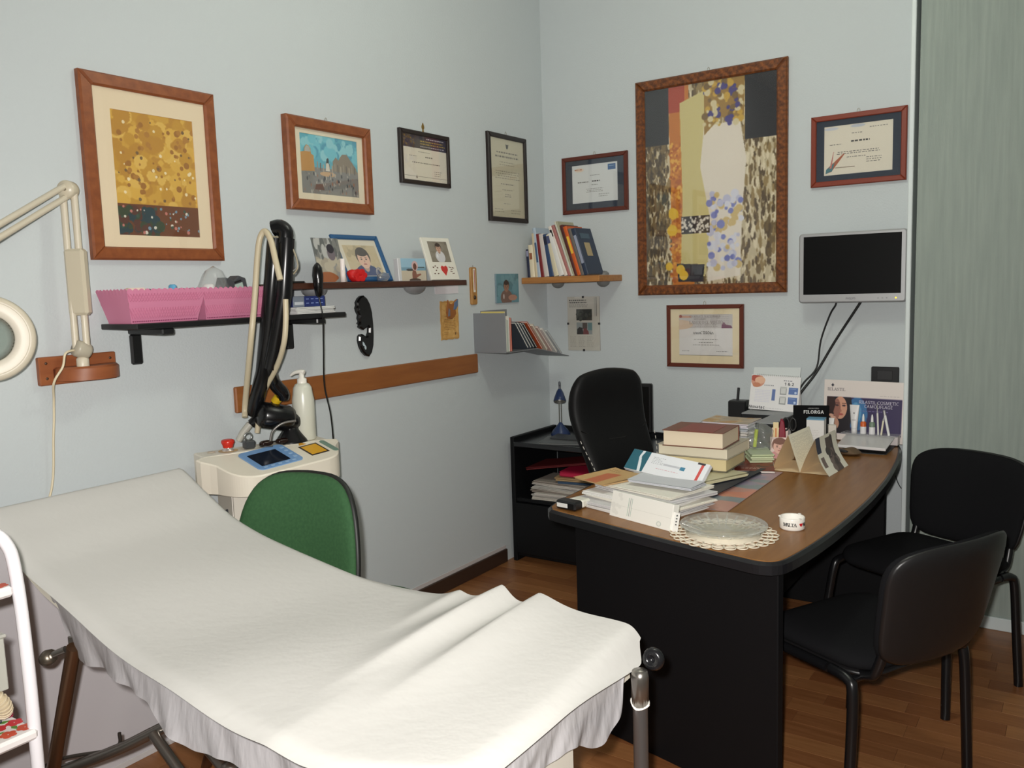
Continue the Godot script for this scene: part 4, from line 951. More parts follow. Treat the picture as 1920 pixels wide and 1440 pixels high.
	part("cloth", pad(rrect(0.13, 0.07, 0.03), 0.026, func(p: Vector3) -> Vector3: return Vector3(p.x, 0.014 + maxf(-0.0135, p.z) + 0.006 * sin(p.x * 70) * (1 if p.z > 0 else 0), -p.y)), mt(rgb(96, 76, 54), 0.7), sg)
	part("lining", pad(rrect(0.08, 0.03, 0.012), 0.012, func(p: Vector3) -> Vector3: return Vector3(p.x - 0.01, 0.02 + p.z, 0.03 - p.y)), mt(rgb(22, 22, 26), 0.5), sg)
	# ---- things on and in the corner cabinet
	var blue := mt(rgb(38, 54, 92), 0.3)
	var lm := thing("desk_lamp", "small blue reading lamp with a cone foot on the corner cabinet", "lamp", Vector3(0.19, 0.6652, 0.2), 0.5)
	part("foot", lathe(S(), [Vector2(0, 0), Vector2(0.052, 0), Vector2(0.056, 0.008), Vector2(0.044, 0.03), Vector2(0.016, 0.062), Vector2(0.008, 0.075), Vector2(0, 0.076)], 28), blue, lm)
	for s in [-1.0, 1.0]: part("stem", rod(Vector3(s * 0.006, 0.07, 0), Vector3(s * 0.006, 0.21, 0.0), 0.0025), mt(rgb(170, 168, 160), 0.2, 0.9), lm)
	part("shade", lathe(S(), [Vector2(0.033, -0.035), Vector2(0.035, -0.03), Vector2(0.03, -0.01), Vector2(0.018, 0.025), Vector2(0.01, 0.04), Vector2(0, 0.042)], 24, Transform3D(Basis(Vector3.RIGHT, -0.5), Vector3(0, 0.225, 0.012))), blue, lm)
	part("reflector", lathe(S(), [Vector2(0, -0.012), Vector2(0.02, -0.02), Vector2(0.032, -0.034)], 24, Transform3D(Basis(Vector3.RIGHT, -0.5), Vector3(0, 0.225, 0.012))), mt(rgb(190, 188, 180), 0.2, 0.8), lm)
	part("bulb", lathe(S(), [Vector2(0.004, -0.03), Vector2(0.009, -0.026), Vector2(0.009, -0.012)], 12, Transform3D(Basis(Vector3.RIGHT, -0.5), Vector3(0, 0.225, 0.012))), mt(rgb(226, 224, 216), 0.2), lm)
	part("hook", wire([Vector3(0, 0.25, 0), Vector3(0, 0.285, -0.002), Vector3(0, 0.3, 0.006), Vector3(0, 0.285, 0.014)], 0.006), mt(rgb(90, 92, 100), 0.3), lm)
	bundle("paper_bundle", "grey papers lying on top of the corner cabinet by the blue lamp", "papers", "", Vector3(0.31, 0.6652, 0.36), Vector3(0.24, 0.008, 0.17), 0.25, rgb(110, 112, 112), rgb(100, 102, 104), 2)
	bundle("brochure", "dark brochure on top of the grey papers on the corner cabinet", "brochure", "", Vector3(0.3, 0.6755, 0.3), Vector3(0.18, 0.006, 0.12), 0.1, rgb(70, 72, 74), rgb(56, 58, 62), 1)
	g = "papers stacked inside the corner cabinet"
	for k in 8:
		bundle("paper_bundle", ordinals[k] + " paper bundle from the bottom inside the corner cabinet", "papers", g, Vector3(0.3 + rnd.randf_range(-0.02, 0.03), 0.3555 + k * 0.0125, 0.325 + rnd.randf_range(-0.01, 0.01)), Vector3(0.32, 0.012, 0.22), rnd.randf_range(-0.12, 0.12), [rgb(206, 200, 190), rgb(180, 176, 170), rgb(214, 208, 200), rgb(160, 150, 140)][k % 4], null, 3)
	bundle("folder", "blue folder on the papers inside the corner cabinet", "folder", "", Vector3(0.4, 0.4565, 0.33), Vector3(0.22, 0.012, 0.2), 0.2, rgb(60, 84, 110), rgb(62, 88, 116), 2)
	bundle("folder", "bright magenta folder inside the corner cabinet", "folder", "", Vector3(0.42, 0.4905, 0.32), Vector3(0.22, 0.028, 0.22), 0.08, rgb(180, 28, 66), rgb(190, 30, 70), 1)
	bundle("envelope", "tan envelope between blue and magenta folders in the corner cabinet", "envelope", "", Vector3(0.4, 0.4695, 0.33), Vector3(0.24, 0.018, 0.2), 0.12, rgb(170, 140, 100), rgb(176, 148, 110), 2)
	bundle("folder", "dark red tilted folder at the top of the corner cabinet's opening", "folder", "", Vector3(0.28, 0.535, 0.3), Vector3(0.38, 0.012, 0.24), 0.05, rgb(96, 22, 24), rgb(110, 26, 28), 2, null, Vector3(0, 0, 0.16))
	# computer screen half hidden by the office chair
	var cs := thing("computer_screen", "black computer screen half hidden behind the office chair", "monitor", Vector3(0.56, 0.6652, 0.2), 0.15)
	part("panel", box(Vector3(0, 0.18, 0), Vector3(0.36, 0.26, 0.03), 0.006), mt(rgb(16, 16, 18), 0.4), cs)
	part("display", box(Vector3(0, 0.182, 0.0155), Vector3(0.33, 0.225, 0.002)), mt(rgb(10, 10, 11), 0.2), cs)
	part("stand", slab(Vector3(-0.02, 0.006, -0.02), Vector3(0.02, 0.1, -0.004), 0.003), mt(rgb(18, 18, 20), 0.4), cs)
	part("foot", slab(Vector3(-0.09, 0, -0.07), Vector3(0.09, 0.008, 0.07), 0.003), mt(rgb(18, 18, 20), 0.4), cs)
	tag(part(numbered("power_cable"), wire([Vector3(0.8, 0.72, 0.2), Vector3(0.9, 0.735, 0.22), Vector3(0.99, 0.755, 0.25), Vector3(1.06, 0.765, 0.24), Vector3(1.14, 0.758, 0.2), Vector3(1.16, 0.7555, 0.14)], 0.004), mt(rgb(12, 12, 13), 0.5), self), "black cable arching over the desk behind the thick books", "cable")
	tag(part(numbered("power_cable"), wire([Vector3(0.92, 0.672, 0.3), Vector3(0.96, 0.74, 0.27), Vector3(1.01, 0.765, 0.24), Vector3(1.1, 0.756, 0.22)], 0.0035), mt(rgb(12, 12, 13), 0.5), self), "thin black cable looping up from the cabinet to the desk", "cable")
	var pb := thing("power_adapter", "grey power adapter on the cabinet behind the office chair", "adapter", Vector3(0.95, 0.6652, 0.2), 0.2)
	part("block", slab(Vector3(-0.06, 0, -0.03), Vector3(0.06, 0.035, 0.03), 0.004), mt(rgb(176, 176, 170), 0.5), pb)
	part("socket", slab(Vector3(-0.062, 0.01, -0.01), Vector3(-0.058, 0.025, 0.01), 0.001), mt(rgb(50, 50, 50), 0.5), pb)

func tube_cream(label: String, at: Vector3, h: float, c: Color, group: String) -> void:
	var t := thing("cream_tube", label, "tube", at, 0.0, group)
	var st := S()
	st.set_smooth_group(0)
	var rings := []
	for k in 7:
		var v := k / 6.0
		var ring := []
		for i in 16:
			var a := TAU * i / 16
			ring.append(Vector3(cos(a) * lerpf(0.013, 0.021, v), h * (0.2 + 0.8 * v), -sin(a) * lerpf(0.013, 0.0012, v)))
		rings.append(ring)
	for k in 6:
		for i in 16:
			var j := (i + 1) % 16
			tri(st, rings[k][i], rings[k][j], rings[k + 1][j])
			tri(st, rings[k][i], rings[k + 1][j], rings[k + 1][i])
	part("body", st, mt(c, 0.35), t)
	part("cap", lathe(S(), [Vector2(0, 0), Vector2(0.0125, 0), Vector2(0.0125, h * 0.2), Vector2(0, h * 0.2)], 18), mt(rgb(214, 212, 212), 0.35), t)
	part("label_mark", box(Vector3(0, h * 0.72, 0.0085), Vector3(0.005, 0.005, 0.0006), 0.0, Basis(Vector3.BACK, PI / 4)), mt(rgb(50, 50, 60), 0.5), t)
	part("label_line", box(Vector3(0, h * 0.48, 0.0108), Vector3(0.016, 0.0015, 0.0008)), mt(rgb(80, 80, 90), 0.5), t)

# ---------------------------------------------------------------- shelves on the walls and what stands on them
func dome(c: Vector3, r: Vector3) -> SurfaceTool:
	var st := S()
	st.set_smooth_group(0)
	var f := func(i: int, j: int) -> Vector3:
		var a := TAU * j / 18.0
		var b := PI / 2 * i / 6.0
		return c + Vector3(cos(a) * cos(b) * r.x, -sin(b) * r.y, sin(a) * cos(b) * r.z)
	for i in 6:
		for j in 18:
			var p := [f.call(i, j), f.call(i, j + 1), f.call(i + 1, j + 1), f.call(i + 1, j)]
			tri(st, p[0], p[1], p[2])
			if i < 5: tri(st, p[0], p[2], p[3])
	return st

func shelf_things() -> void:
	var greym := mt(rgb(150, 150, 152), 0.35, 0.3)
	# ---- corner bookshelf
	var beech := grain(91, rgb(160, 106, 56), rgb(184, 130, 74), Vector3(0.8, 8, 8), 0.45)
	var cs := thing("corner_shelf", "light wooden wall shelf full of books in the corner", "shelf", Vector3(0, 0, 0))
	part("board", slab(Vector3(0.002, 1.512, 0.002), Vector3(0.487, 1.546, 0.268), 0.003), beech, cs)
	for x in [0.1, 0.39]:
		part("bracket", dome(Vector3(x, 1.512, 0.04), Vector3(0.036, 0.03, 0.038)), mt(rgb(120, 120, 118), 0.5), cs)
		part("bracket_cap", lathe(S(), [Vector2(0.03, 0), Vector2(0.028, 0.012), Vector2(0.016, 0.022), Vector2(0, 0.025)], 16, Transform3D(Basis(), Vector3(x, 1.5462, 0.032))), mt(rgb(120, 120, 118), 0.5), cs)
	var g := "books on the corner shelf"
	var bl := [
		["small navy book, leftmost on the corner shelf", 0.018, 0.155, 3, rgb(36, 42, 66), [rgb(150, 150, 176), 0.85, 0.2]],
		["cream paperback with a small picture, second from left on the corner shelf", 0.029, 0.178, 4, rgb(224, 212, 184), [rgb(150, 90, 60), 0.65, 0.2]],
		["tan book standing between cream paperback and silvery book", 0.017, 0.24, 4, rgb(206, 190, 160), null],
		["glossy silver-blue book on the corner shelf", 0.02, 0.27, 6, rgb(176, 190, 204), [rgb(70, 96, 130), 0.5, 0.4]],
		["dark red book on the corner shelf", 0.022, 0.236, 7, rgb(120, 30, 32), null],
		["pale pinkish book next to the dark red one on the corner shelf", 0.03, 0.234, 8, rgb(206, 196, 190), null],
		["mid-blue book with darker top on the corner shelf", 0.03, 0.232, 10, rgb(48, 70, 106), [rgb(26, 32, 56), 0.85, 0.2]],
		["cream book with blue top leaning at the middle of the corner shelf", 0.03, 0.23, 13, rgb(214, 204, 176), [rgb(74, 80, 116), 0.88, 0.18]],
		["wide white book leaning at the middle of the corner shelf", 0.032, 0.24, 17, rgb(222, 220, 216), null],
		["white book with a black patch near its top on the corner shelf", 0.02, 0.285, 20, rgb(224, 216, 206), [rgb(24, 22, 24), 0.86, 0.14]],
		["dusty rose book leaning on the corner shelf", 0.018, 0.29, 20, rgb(170, 110, 106), null],
		["thin pale grey booklet leaning on the corner shelf", 0.01, 0.31, 19, rgb(206, 204, 190), null],
		["thin olive-edged booklet leaning on the corner shelf", 0.01, 0.31, 19, rgb(170, 166, 140), null],
		["dark maroon book leaning on the corner shelf", 0.016, 0.285, 18, rgb(82, 32, 28), null],
		["bright orange book leaning on the corner shelf", 0.021, 0.275, 18, rgb(206, 92, 30), [rgb(236, 190, 60), 0.62, 0.35]],
		["grey-brown book leaning beside the orange one", 0.018, 0.262, 17.5, rgb(106, 98, 92), null],
		["thick dark navy book, rightmost on the corner shelf", 0.026, 0.26, 17.5, rgb(40, 52, 74), [rgb(150, 156, 176), 0.55, 0.6]]]
	var x := 0.022
	for k in bl.size():
		var b: Array = bl[k]
		var lean := deg_to_rad(b[3])
		var o := book(b[0], "book", g, Vector3(x, 1.5462, 0.232 - 0.001 * k), b[1], b[2], 0.17, b[4], 0.0, lean, b[5])
		x += b[1] / cos(lean)
		if k == bl.size() - 1:
			part("cover_plate", box(Vector3(b[1] + 0.0008, 0.14, -0.08), Vector3(0.001, 0.075, 0.06)), mt(rgb(176, 156, 116), 0.5), o)
			part("cover_lines", box(Vector3(b[1] + 0.0008, 0.215, -0.08), Vector3(0.001, 0.03, 0.1)), mt(rgb(70, 90, 106), 0.5), o)
	# ---- grey metal magazine rack
	var rack := thing("magazine_rack", "grey sheet-metal rack with brochures on the left wall by the corner", "rack", Vector3.ZERO)
	var gm := mt(rgb(134, 136, 140), 0.5, 0.2)
	part("end_plate", slab(Vector3(0.0, 1.168, 0.716), Vector3(0.198, 1.37, 0.721), 0.001), gm, rack)
	part("floor_plate", slab(Vector3(0.0, 1.168, 0.42), Vector3(0.198, 1.1715, 0.718), 0.0008), gm, rack)
	var slope := Basis(Vector3.RIGHT, 0.2)
	part("sloping_plate", box(Vector3(0.099, 1.137, 0.262), Vector3(0.198, 0.0035, 0.325), 0.0008, Basis(Vector3.RIGHT, -0.2)), gm, rack)
	part("back_plate", slab(Vector3(0.0, 1.168, 0.42), Vector3(0.003, 1.38, 0.66), 0.0008), gm, rack)
	g = "brochures in the grey rack"
	var br := [
		["yellow-topped booklet standing at the rack's end plate", 0.70, 0.012, 0.205, 0, rgb(214, 196, 120)],
		["thin white booklet next to the yellow-topped one in the rack", 0.685, 0.008, 0.165, 0, rgb(206, 204, 196)],
		["thin pale green booklet standing upright in the rack", 0.674, 0.008, 0.16, 0, rgb(176, 190, 176)],
		["white pamphlet standing upright in the rack", 0.663, 0.01, 0.18, 0, rgb(220, 214, 206)],
		["orange-spined booklet standing upright in the rack", 0.648, 0.014, 0.17, 1, rgb(196, 74, 36)],
		["dark grey brochure, first of the leaning ones in the rack", 0.490, 0.016, 0.18, 40, rgb(66, 72, 80)],
		["second dark grey brochure leaning in the rack", 0.462, 0.016, 0.18, 41, rgb(74, 80, 88)],
		["slate brochure leaning in the middle of the rack", 0.435, 0.014, 0.18, 42, rgb(56, 62, 70)],
		["black-edged brochure leaning in the rack", 0.405, 0.012, 0.18, 43, rgb(40, 44, 48)],
		["orange-framed white brochure leaning in the rack", 0.350, 0.012, 0.205, 44, rgb(190, 84, 46)],
		["cream brochure behind the orange-framed one in the rack", 0.300, 0.014, 0.2, 45, rgb(206, 190, 170)],
		["pinkish brochure leaning near the rack's outer end", 0.250, 0.012, 0.2, 46, rgb(206, 176, 168)],
		["white booklet leaning near the rack's outer end", 0.200, 0.012, 0.2, 47, rgb(222, 218, 212)],
		["clear-covered booklet, outermost leaning one in the rack", 0.150, 0.01, 0.2, 48, rgb(190, 194, 196)]]
	for k in br.size():
		var b: Array = br[k]
		# spine to the room (+X), leaning away from the camera towards the end plate's opposite side
		var y: float = 1.1722 if b[1] > 0.42 else 1.1735 - 0.2 * (0.42 - b[1])
		var o := thing("brochure", b[0], "brochure", Vector3(0.175, y, b[1]), 0.0, g)
		o.rotation.x = deg_to_rad(b[4])
		part("pages", slab(Vector3(-0.14, 0.001, -b[2] * 0.75), Vector3(0.0, b[3] - 0.002, -b[2] * 0.25), 0.0008), mt(rgb(224, 220, 212), 0.8), o)
		part("front_cover", slab(Vector3(-0.142, 0, -b[2] * 0.25), Vector3(0.002, b[3], 0.0), 0.0004), mt(b[5], 0.4), o)
		part("back_cover", slab(Vector3(-0.142, 0, -b[2]), Vector3(0.002, b[3], -b[2] * 0.75), 0.0004), mt(b[5].darkened(0.1), 0.4), o)
	# ---- dark brown wall shelf with photographs
	var wd := grain(93, rgb(58, 32, 22), rgb(82, 46, 32), Vector3(8, 8, 0.7), 0.4)
	var ws := thing("wall_shelf", "dark brown wall shelf carrying family photographs", "shelf", Vector3.ZERO)
	part("board", slab(Vector3(0.0, 1.514, 1.0), Vector3(0.18, 1.538, 2.07), 0.002), wd, ws)
	for z in [1.83, 1.22]: part("bracket", dome(Vector3(0.045, 1.514, z), Vector3(0.045, 0.036, 0.058)), greym, ws)
	part("dark_clamp", slab(Vector3(0.1, 1.538, 2.0), Vector3(0.182, 1.545, 2.06), 0.001), mt(rgb(20, 18, 18), 0.4), ws)
	g = "photographs on the dark shelf"
	var im := snapshot(200, 150, rgb(196, 178, 142), rgb(224, 184, 162), rgb(62, 48, 42), rgb(40, 58, 110), 0.52, 0.42, 0.3)
	var fr := thing("standing_photograph", "blue-framed photograph of a smiling child on the dark shelf", "photograph", Vector3(0.13, 1.5385, 1.6), LW, g)
	fr.rotation = Vector3(-0.42, LW, 0.0)
	for k in 4:
		var hor := k % 2 == 0
		var l := 0.135 if hor else 0.105
		var o2 := 0.105 if hor else 0.135
		part("rail", prism(S(), V2([-l, o2, -l + 0.02, o2 - 0.02, l - 0.02, o2 - 0.02, l, o2]), 0.014, 0.004, Transform3D(Basis(Vector3.BACK, [0.0, PI / 2, PI, -PI / 2][k]), Vector3(0, 0.105, 0))), mt(rgb(38, 84, 128), 0.35), fr)
	part("mat_board", box(Vector3(0, 0.105, 0.004), Vector3(0.23, 0.17, 0.002)), mt(rgb(216, 208, 190), 0.7), fr)
	part("print", card(0.19, 0.14, Vector3(0.006, 0.095, 0.0056)), printed(im, 0.5), fr)
	part("pane", box(Vector3(0, 0.105, 0.008), Vector3(0.23, 0.17, 0.0015)), glass(), fr)
	part("strut", box(Vector3(0, 0.06, -0.022), Vector3(0.04, 0.12, 0.003), 0.0, Basis(Vector3.RIGHT, 0.35)), mt(rgb(40, 40, 44), 0.6), fr)
	im = paper(130, 170, rgb(150, 150, 146))
	speckle(im, 0, 0, 130, 90, [rgb(96, 98, 96), rgb(176, 176, 172), rgb(120, 120, 116)], 50, 4, 12, 131, 2.5)
	speckle(im, 0, 80, 130, 60, [rgb(176, 168, 150), rgb(160, 152, 136)], 20, 8, 20, 132)
	pe(im, 40, 152, 46, 22, rgb(150, 90, 56))
	pe(im, 82, 60, 20, 26, rgb(110, 100, 106))
	pe(im, 82, 40, 18, 18, rgb(44, 40, 48))
	var f2 := thing("standing_photograph", "grey frameless photograph at the left end of the dark shelf", "photograph", Vector3(0.145, 1.5385, 1.815), LW, g)
	f2.rotation = Vector3(-0.25, LW, 0.0)
	part("print", card(0.14, 0.178, Vector3(0, 0.09, 0.0022)), printed(soft(im, 2), 0.3), f2)
	part("glass_plate", box(Vector3(0, 0.09, 0), Vector3(0.142, 0.18, 0.003), 0.0008), mt(rgb(120, 124, 124), 0.25), f2)
	part("strut", box(Vector3(0, 0.05, -0.02), Vector3(0.03, 0.1, 0.003), 0.0, Basis(Vector3.RIGHT, 0.35)), mt(rgb(120, 124, 124), 0.4), f2)
	im = paper(170, 110, rgb(150, 186, 206))
	pr(im, 0, 44, 170, 26, rgb(120, 156, 176))
	pr(im, 0, 60, 170, 50, rgb(196, 184, 164))
	pe(im, 60, 56, 26, 6, rgb(70, 74, 76))
	pr(im, 110, 42, 50, 4, rgb(74, 90, 90))
	pe(im, 88, 84, 16, 30, rgb(132, 88, 74))
	pe(im, 94, 36, 22, 24, rgb(206, 170, 170))
	pe(im, 94, 40, 12, 17, rgb(104, 66, 56))
	pp(im, [96, 80, 130, 74, 136, 80, 100, 96], rgb(140, 92, 78))
	pe(im, 90, 106, 40, 8, rgb(80, 66, 60))
	var f3 := thing("photo_block", "small block photo of a child on a beach on the dark shelf", "photograph", Vector3(0.13, 1.5385, 1.318), LW, g)
	f3.rotation = Vector3(-0.06, LW, 0)
	part("block", box(Vector3(-0.005, 0.05, -0.013), Vector3(0.186, 0.1, 0.026), 0.002), mt(rgb(206, 206, 208), 0.2), f3)
	part("print", card(0.165, 0.098, Vector3(0.003, 0.05, 0.0008)), printed(soft(im, 2), 0.25), f3)
	im = snapshot(120, 96, rgb(130, 122, 108), rgb(196, 156, 134), rgb(66, 54, 48), rgb(206, 204, 206), 0.5, 0.3, 0.2, 0.8)
	var f4 := thing("standing_photograph", "white photo frame with a red heart at the right end of the dark shelf", "photograph", Vector3(0.125, 1.5385, 1.095), LW, g)
	f4.rotation = Vector3(-0.3, LW, 0)
	var wf := mt(rgb(228, 224, 212), 0.45)
	part("board", prism(S(), rrect(0.205, 0.205, 0.003), 0.01, 0.002, Transform3D(Basis(), Vector3(0, 0.1025, 0))), wf, f4)
	part("print", card(0.14, 0.1, Vector3(0.004, 0.136, 0.0106)), printed(im, 0.4), f4)
	part("heart", prism(S(), V2([0, -0.028, 0.022, -0.002, 0.023, 0.012, 0.014, 0.02, 0.004, 0.017, 0, 0.01, -0.004, 0.017, -0.014, 0.02, -0.023, 0.012, -0.022, -0.002]), 0.003, 0.001, Transform3D(Basis(), Vector3(0.006, 0.048, 0.01))), mt(rgb(196, 52, 46), 0.4), f4)
	for q in [[-0.07, 0.06], [-0.055, 0.045], [-0.07, 0.03], [-0.042, 0.058], [-0.045, 0.03], [-0.055, 0.066], [0.05, 0.06], [0.06, 0.05], [0.055, 0.04], [0.066, 0.03], [0.072, 0.058]]:
		part("cut_slit", box(Vector3(q[0], q[1], 0.0102), Vector3(0.016 if q[0] > 0 else 0.009, 0.003 if q[0] > 0 else 0.005, 0.001), 0.0, Basis(Vector3.BACK, 0.3 * sin(q[1] * 300))), mt(rgb(96, 52, 40), 0.6), f4)
	part("strut", box(Vector3(0, 0.06, -0.02), Vector3(0.04, 0.12, 0.003), 0.0, Basis(Vector3.RIGHT, 0.35)), wf, f4)
	var ls := thing("lip_balm", "white lip balm stick standing on the dark shelf", "stick", Vector3(0.165, 1.5385, 1.785))
	part("tube", lathe(S(), [Vector2(0, 0), Vector2(0.0105, 0), Vector2(0.0105, 0.045), Vector2(0.0098, 0.046)], 18), mt(rgb(228, 216, 210), 0.35), ls)
	part("cap", lathe(S(), [Vector2(0.0098, 0.046), Vector2(0.01, 0.047), Vector2(0.01, 0.09), Vector2(0.008, 0.092), Vector2(0, 0.092)], 18), mt(rgb(236, 226, 222), 0.3), ls)
	var rose := thing("fabric_rose", "crumpled bright red fabric flower on the dark shelf", "flower", Vector3(0.15, 1.5385, 1.7))
	var redm := mt(rgb(196, 18, 20), 0.6)
	part("bloom", pad(rrect(0.075, 0.048, 0.02), 0.05, func(p: Vector3) -> Vector3: return Vector3(p.z + 0.004 * sin(p.y * 160 + p.x * 90), 0.026 + p.y + 0.003 * sin(p.x * 150), -p.x)), redm, rose)
	for k in 6:
		var a := TAU * k / 6.0
		part("petal", pad(rrect(0.03, 0.024, 0.01, 3), 0.006, func(p: Vector3) -> Vector3: return Vector3(0.024 + p.z + p.x * p.x * 12, 0.026 + sin(a) * 0.015 + p.y, -cos(a) * 0.024 - p.x)), redm, rose)
	var crm := mt(Color(0.95, 0.95, 0.96, 0.1), 0.02).duplicate() as StandardMaterial3D
	crm.transparency = BaseMaterial3D.TRANSPARENCY_ALPHA
	crm.refraction_enabled = true
	crm.refraction_scale = 0.05
	var sw := thing("crystal_figurine", "clear crystal bird figurine before the blue photo frame", "figurine", Vector3(0.155, 1.5385, 1.545))
	part("body", pad(V2([-0.03, -0.014, 0.02, -0.016, 0.036, 0.0, 0.03, 0.016, 0.0, 0.02, -0.026, 0.012]), 0.034, func(p: Vector3) -> Vector3: return Vector3(p.z, 0.018 + p.y, -p.x)), crm, sw)
	part("neck", wire([Vector3(0, 0.022, 0.024), Vector3(0, 0.04, 0.034), Vector3(0, 0.054, 0.03), Vector3(0, 0.052, 0.016)], 0.005), crm, sw)
	# black hand-held device hanging at the shelf edge with its lead
	var blk := mt(rgb(16, 16, 17), 0.22)
	var hd := thing("handheld_device", "black hand-held device hanging from the dark shelf's edge with its lead", "device", Vector3(0.204, 1.545, 1.955))
	part("body", lathe(S(), [Vector2(0.004, -0.062), Vector2(0.012, -0.055), Vector2(0.018, -0.02), Vector2(0.021, 0.02), Vector2(0.017, 0.05), Vector2(0.009, 0.062), Vector2(0.004, 0.066), Vector2(0, 0.068)], 20), blk, hd)
	part("switch", box(Vector3(0.016, 0.0, 0.012), Vector3(0.006, 0.02, 0.008), 0.002), mt(rgb(60, 60, 62), 0.3), hd)
	part("lead", wire([Vector3(0, -0.06, 0), Vector3(0.003, -0.1, -0.005), Vector3(0.004, -0.14, -0.01), Vector3(-0.012, -0.25, -0.02), Vector3(-0.03, -0.4, -0.03), Vector3(-0.02, -0.52, -0.045), Vector3(-0.03, -0.66, -0.06), Vector3(-0.06, -0.8, -0.08)], 0.0028), blk, hd)
	# ---- black wall shelf with pink baskets
	var bs := thing("black_shelf", "black wall shelf on two brackets carrying pink baskets", "shelf", Vector3.ZERO)
	var bm := mt(rgb(20, 20, 22), 0.35)
	part("board", slab(Vector3(0.0, 1.404, 1.815), Vector3(0.2, 1.422, 2.7), 0.002), bm, bs)
	for z in [2.59, 1.94]:
		var bk := part("bracket", slab(Vector3(0.0, 1.383, z - 0.022), Vector3(0.195, 1.404, z + 0.022), 0.004), bm, bs)
		part("bracket_leg", slab(Vector3(0.0, 1.283, z - 0.02), Vector3(0.016, 1.383, z + 0.02), 0.005), bm, bk)
	var pink := mt(rgb(206, 128, 158), 0.45)
	g = "pink plastic baskets on the black shelf"
	var bz := [[2.575, "pink lattice basket at the left end of the black shelf"], [2.305, "pink lattice basket beside the machine's black arm"]]
	for q in bz:
		var bk := thing("pink_basket", q[1], "basket", Vector3(0.098, 1.4222, q[0]), LW, g)
		var H := 0.102
		var hw := func(v: float) -> float: return 0.118 + 0.022 * v
		var hd2 := func(v: float) -> float: return 0.062 + 0.024 * v
		for s in 4:
			var wallp := sheet(84, 12, func(u: float, v: float) -> Vector3:
				var vv := v
				var uu := (u - 0.5) * 2
				var hx: float = hw.call(vv)
				var hz: float = hd2.call(vv)
				var top := 0.006 * absf(sin(u * PI * (14 if s % 2 == 0 else 9))) * smoothstep(0.85, 1.0, v)
				var out := 0.0015 * (smoothstep(0.5, 0.53, v) - smoothstep(0.57, 0.6, v))
				if s == 0: return Vector3(uu * hx, v * H + top, hz + out)
				if s == 1: return Vector3(hx + out, v * H + top, -uu * hz)
				if s == 2: return Vector3(-uu * hx, v * H + top, -hz - out)
				return Vector3(-hx - out, v * H + top, uu * hz))
			part("side", wallp, pink, bk)
		part("bottom", slab(Vector3(-0.118, 0, -0.062), Vector3(0.118, 0.003, 0.062)), pink, bk)
		# raised lattice on the front side
		var lat := S()
		for k in 26:
			var u0 := -0.95 + k * 0.073
			for d in [-1.0, 1.0]:
				for band in [[0.14, 0.46], [0.66, 0.9]]:
					var p := func(v: float, uu: float) -> Vector3: return Vector3(clampf(uu, -0.99, 0.99) * hw.call(v), v * H, hd2.call(v) + 0.0008)
					tube(lat, [p.call(band[0], u0), p.call(band[1], u0 + d * 0.12)], 0.0011, 4, false)
		part("lattice", lat, mt(rgb(196, 116, 146), 0.45), bk).set_meta("kind", "stuff")
		var holes := S()
		for k in 36:
			var u0 := -0.95 + k * 0.0543
			bx(holes, Vector3(u0 * 0.119, 0.006, 0.0645), Vector3(0.0035, 0.0035, 0.001))
		part("holes", holes, mt(rgb(120, 40, 80), 0.6), bk).set_meta("kind", "stuff")
	# contents that show above the baskets
	var i1 := thing("cream_packet", "cream packet peeping out of the left pink basket", "packet", Vector3(0.11, 1.4255, 2.64), LW)
	part("body", slab(Vector3(-0.03, 0, -0.012), Vector3(0.03, 0.108, 0.012), 0.004), mt(rgb(226, 206, 190), 0.5), i1)
	part("cap", slab(Vector3(0.034, 0.0, -0.01), Vector3(0.05, 0.104, 0.01), 0.003), mt(rgb(30, 28, 34), 0.4), i1)
	var i2 := thing("blue_cap_bottle", "bottle with a light blue cap in the left pink basket", "bottle", Vector3(0.1, 1.4255, 2.5), LW)
	part("body", lathe(S(), [Vector2(0, 0), Vector2(0.017, 0), Vector2(0.017, 0.085), Vector2(0.01, 0.095)], 18), mt(rgb(214, 214, 214), 0.4), i2)
	part("cap", lathe(S(), [Vector2(0.013, 0.094), Vector2(0.013, 0.112), Vector2(0.008, 0.117), Vector2(0, 0.117)], 18), mt(rgb(90, 160, 196), 0.35), i2)
	var i3 := thing("clear_packaging", "clear bulging plastic packaging in the right pink basket", "packaging", Vector3(0.1, 1.4255, 2.36), LW)
	part("film", pad(V2([-0.07, 0.03, 0.06, 0.03, 0.075, 0.12, 0.05, 0.165, 0.02, 0.178, -0.005, 0.165, -0.04, 0.11]), 0.09, func(p: Vector3) -> Vector3: return Vector3(p.x + 0.003 * sin(p.y * 80), p.y, p.z)), glass(Color(0.85, 0.87, 0.86, 0.14), 0.1), i3)
	part("jar", lathe(S(), [Vector2(0, 0.004), Vector2(0.02, 0.004), Vector2(0.02, 0.11), Vector2(0.015, 0.116), Vector2(0, 0.116)], 18, Transform3D(Basis(), Vector3(0.0, 0, 0))), mt(rgb(226, 224, 222), 0.4), i3)
	var i4 := thing("battery_pack", "dark grey angular charger sticking out of the right pink basket", "charger", Vector3(0.1, 1.4255, 2.245), LW)
	i4.rotation.z = 0.25
	part("housing", prism(S(), V2([-0.045, 0.05, 0.05, 0.05, 0.055, 0.125, 0.03, 0.14, 0.005, 0.13, -0.025, 0.148, -0.05, 0.11]), 0.05, 0.004, Transform3D(Basis(), Vector3(0, 0, -0.025))), mt(rgb(70, 72, 76), 0.45), i4)
	part("sticker", box(Vector3(0.018, 0.1, 0.0256), Vector3(0.034, 0.03, 0.001)), mt(rgb(176, 196, 186), 0.5), i4)
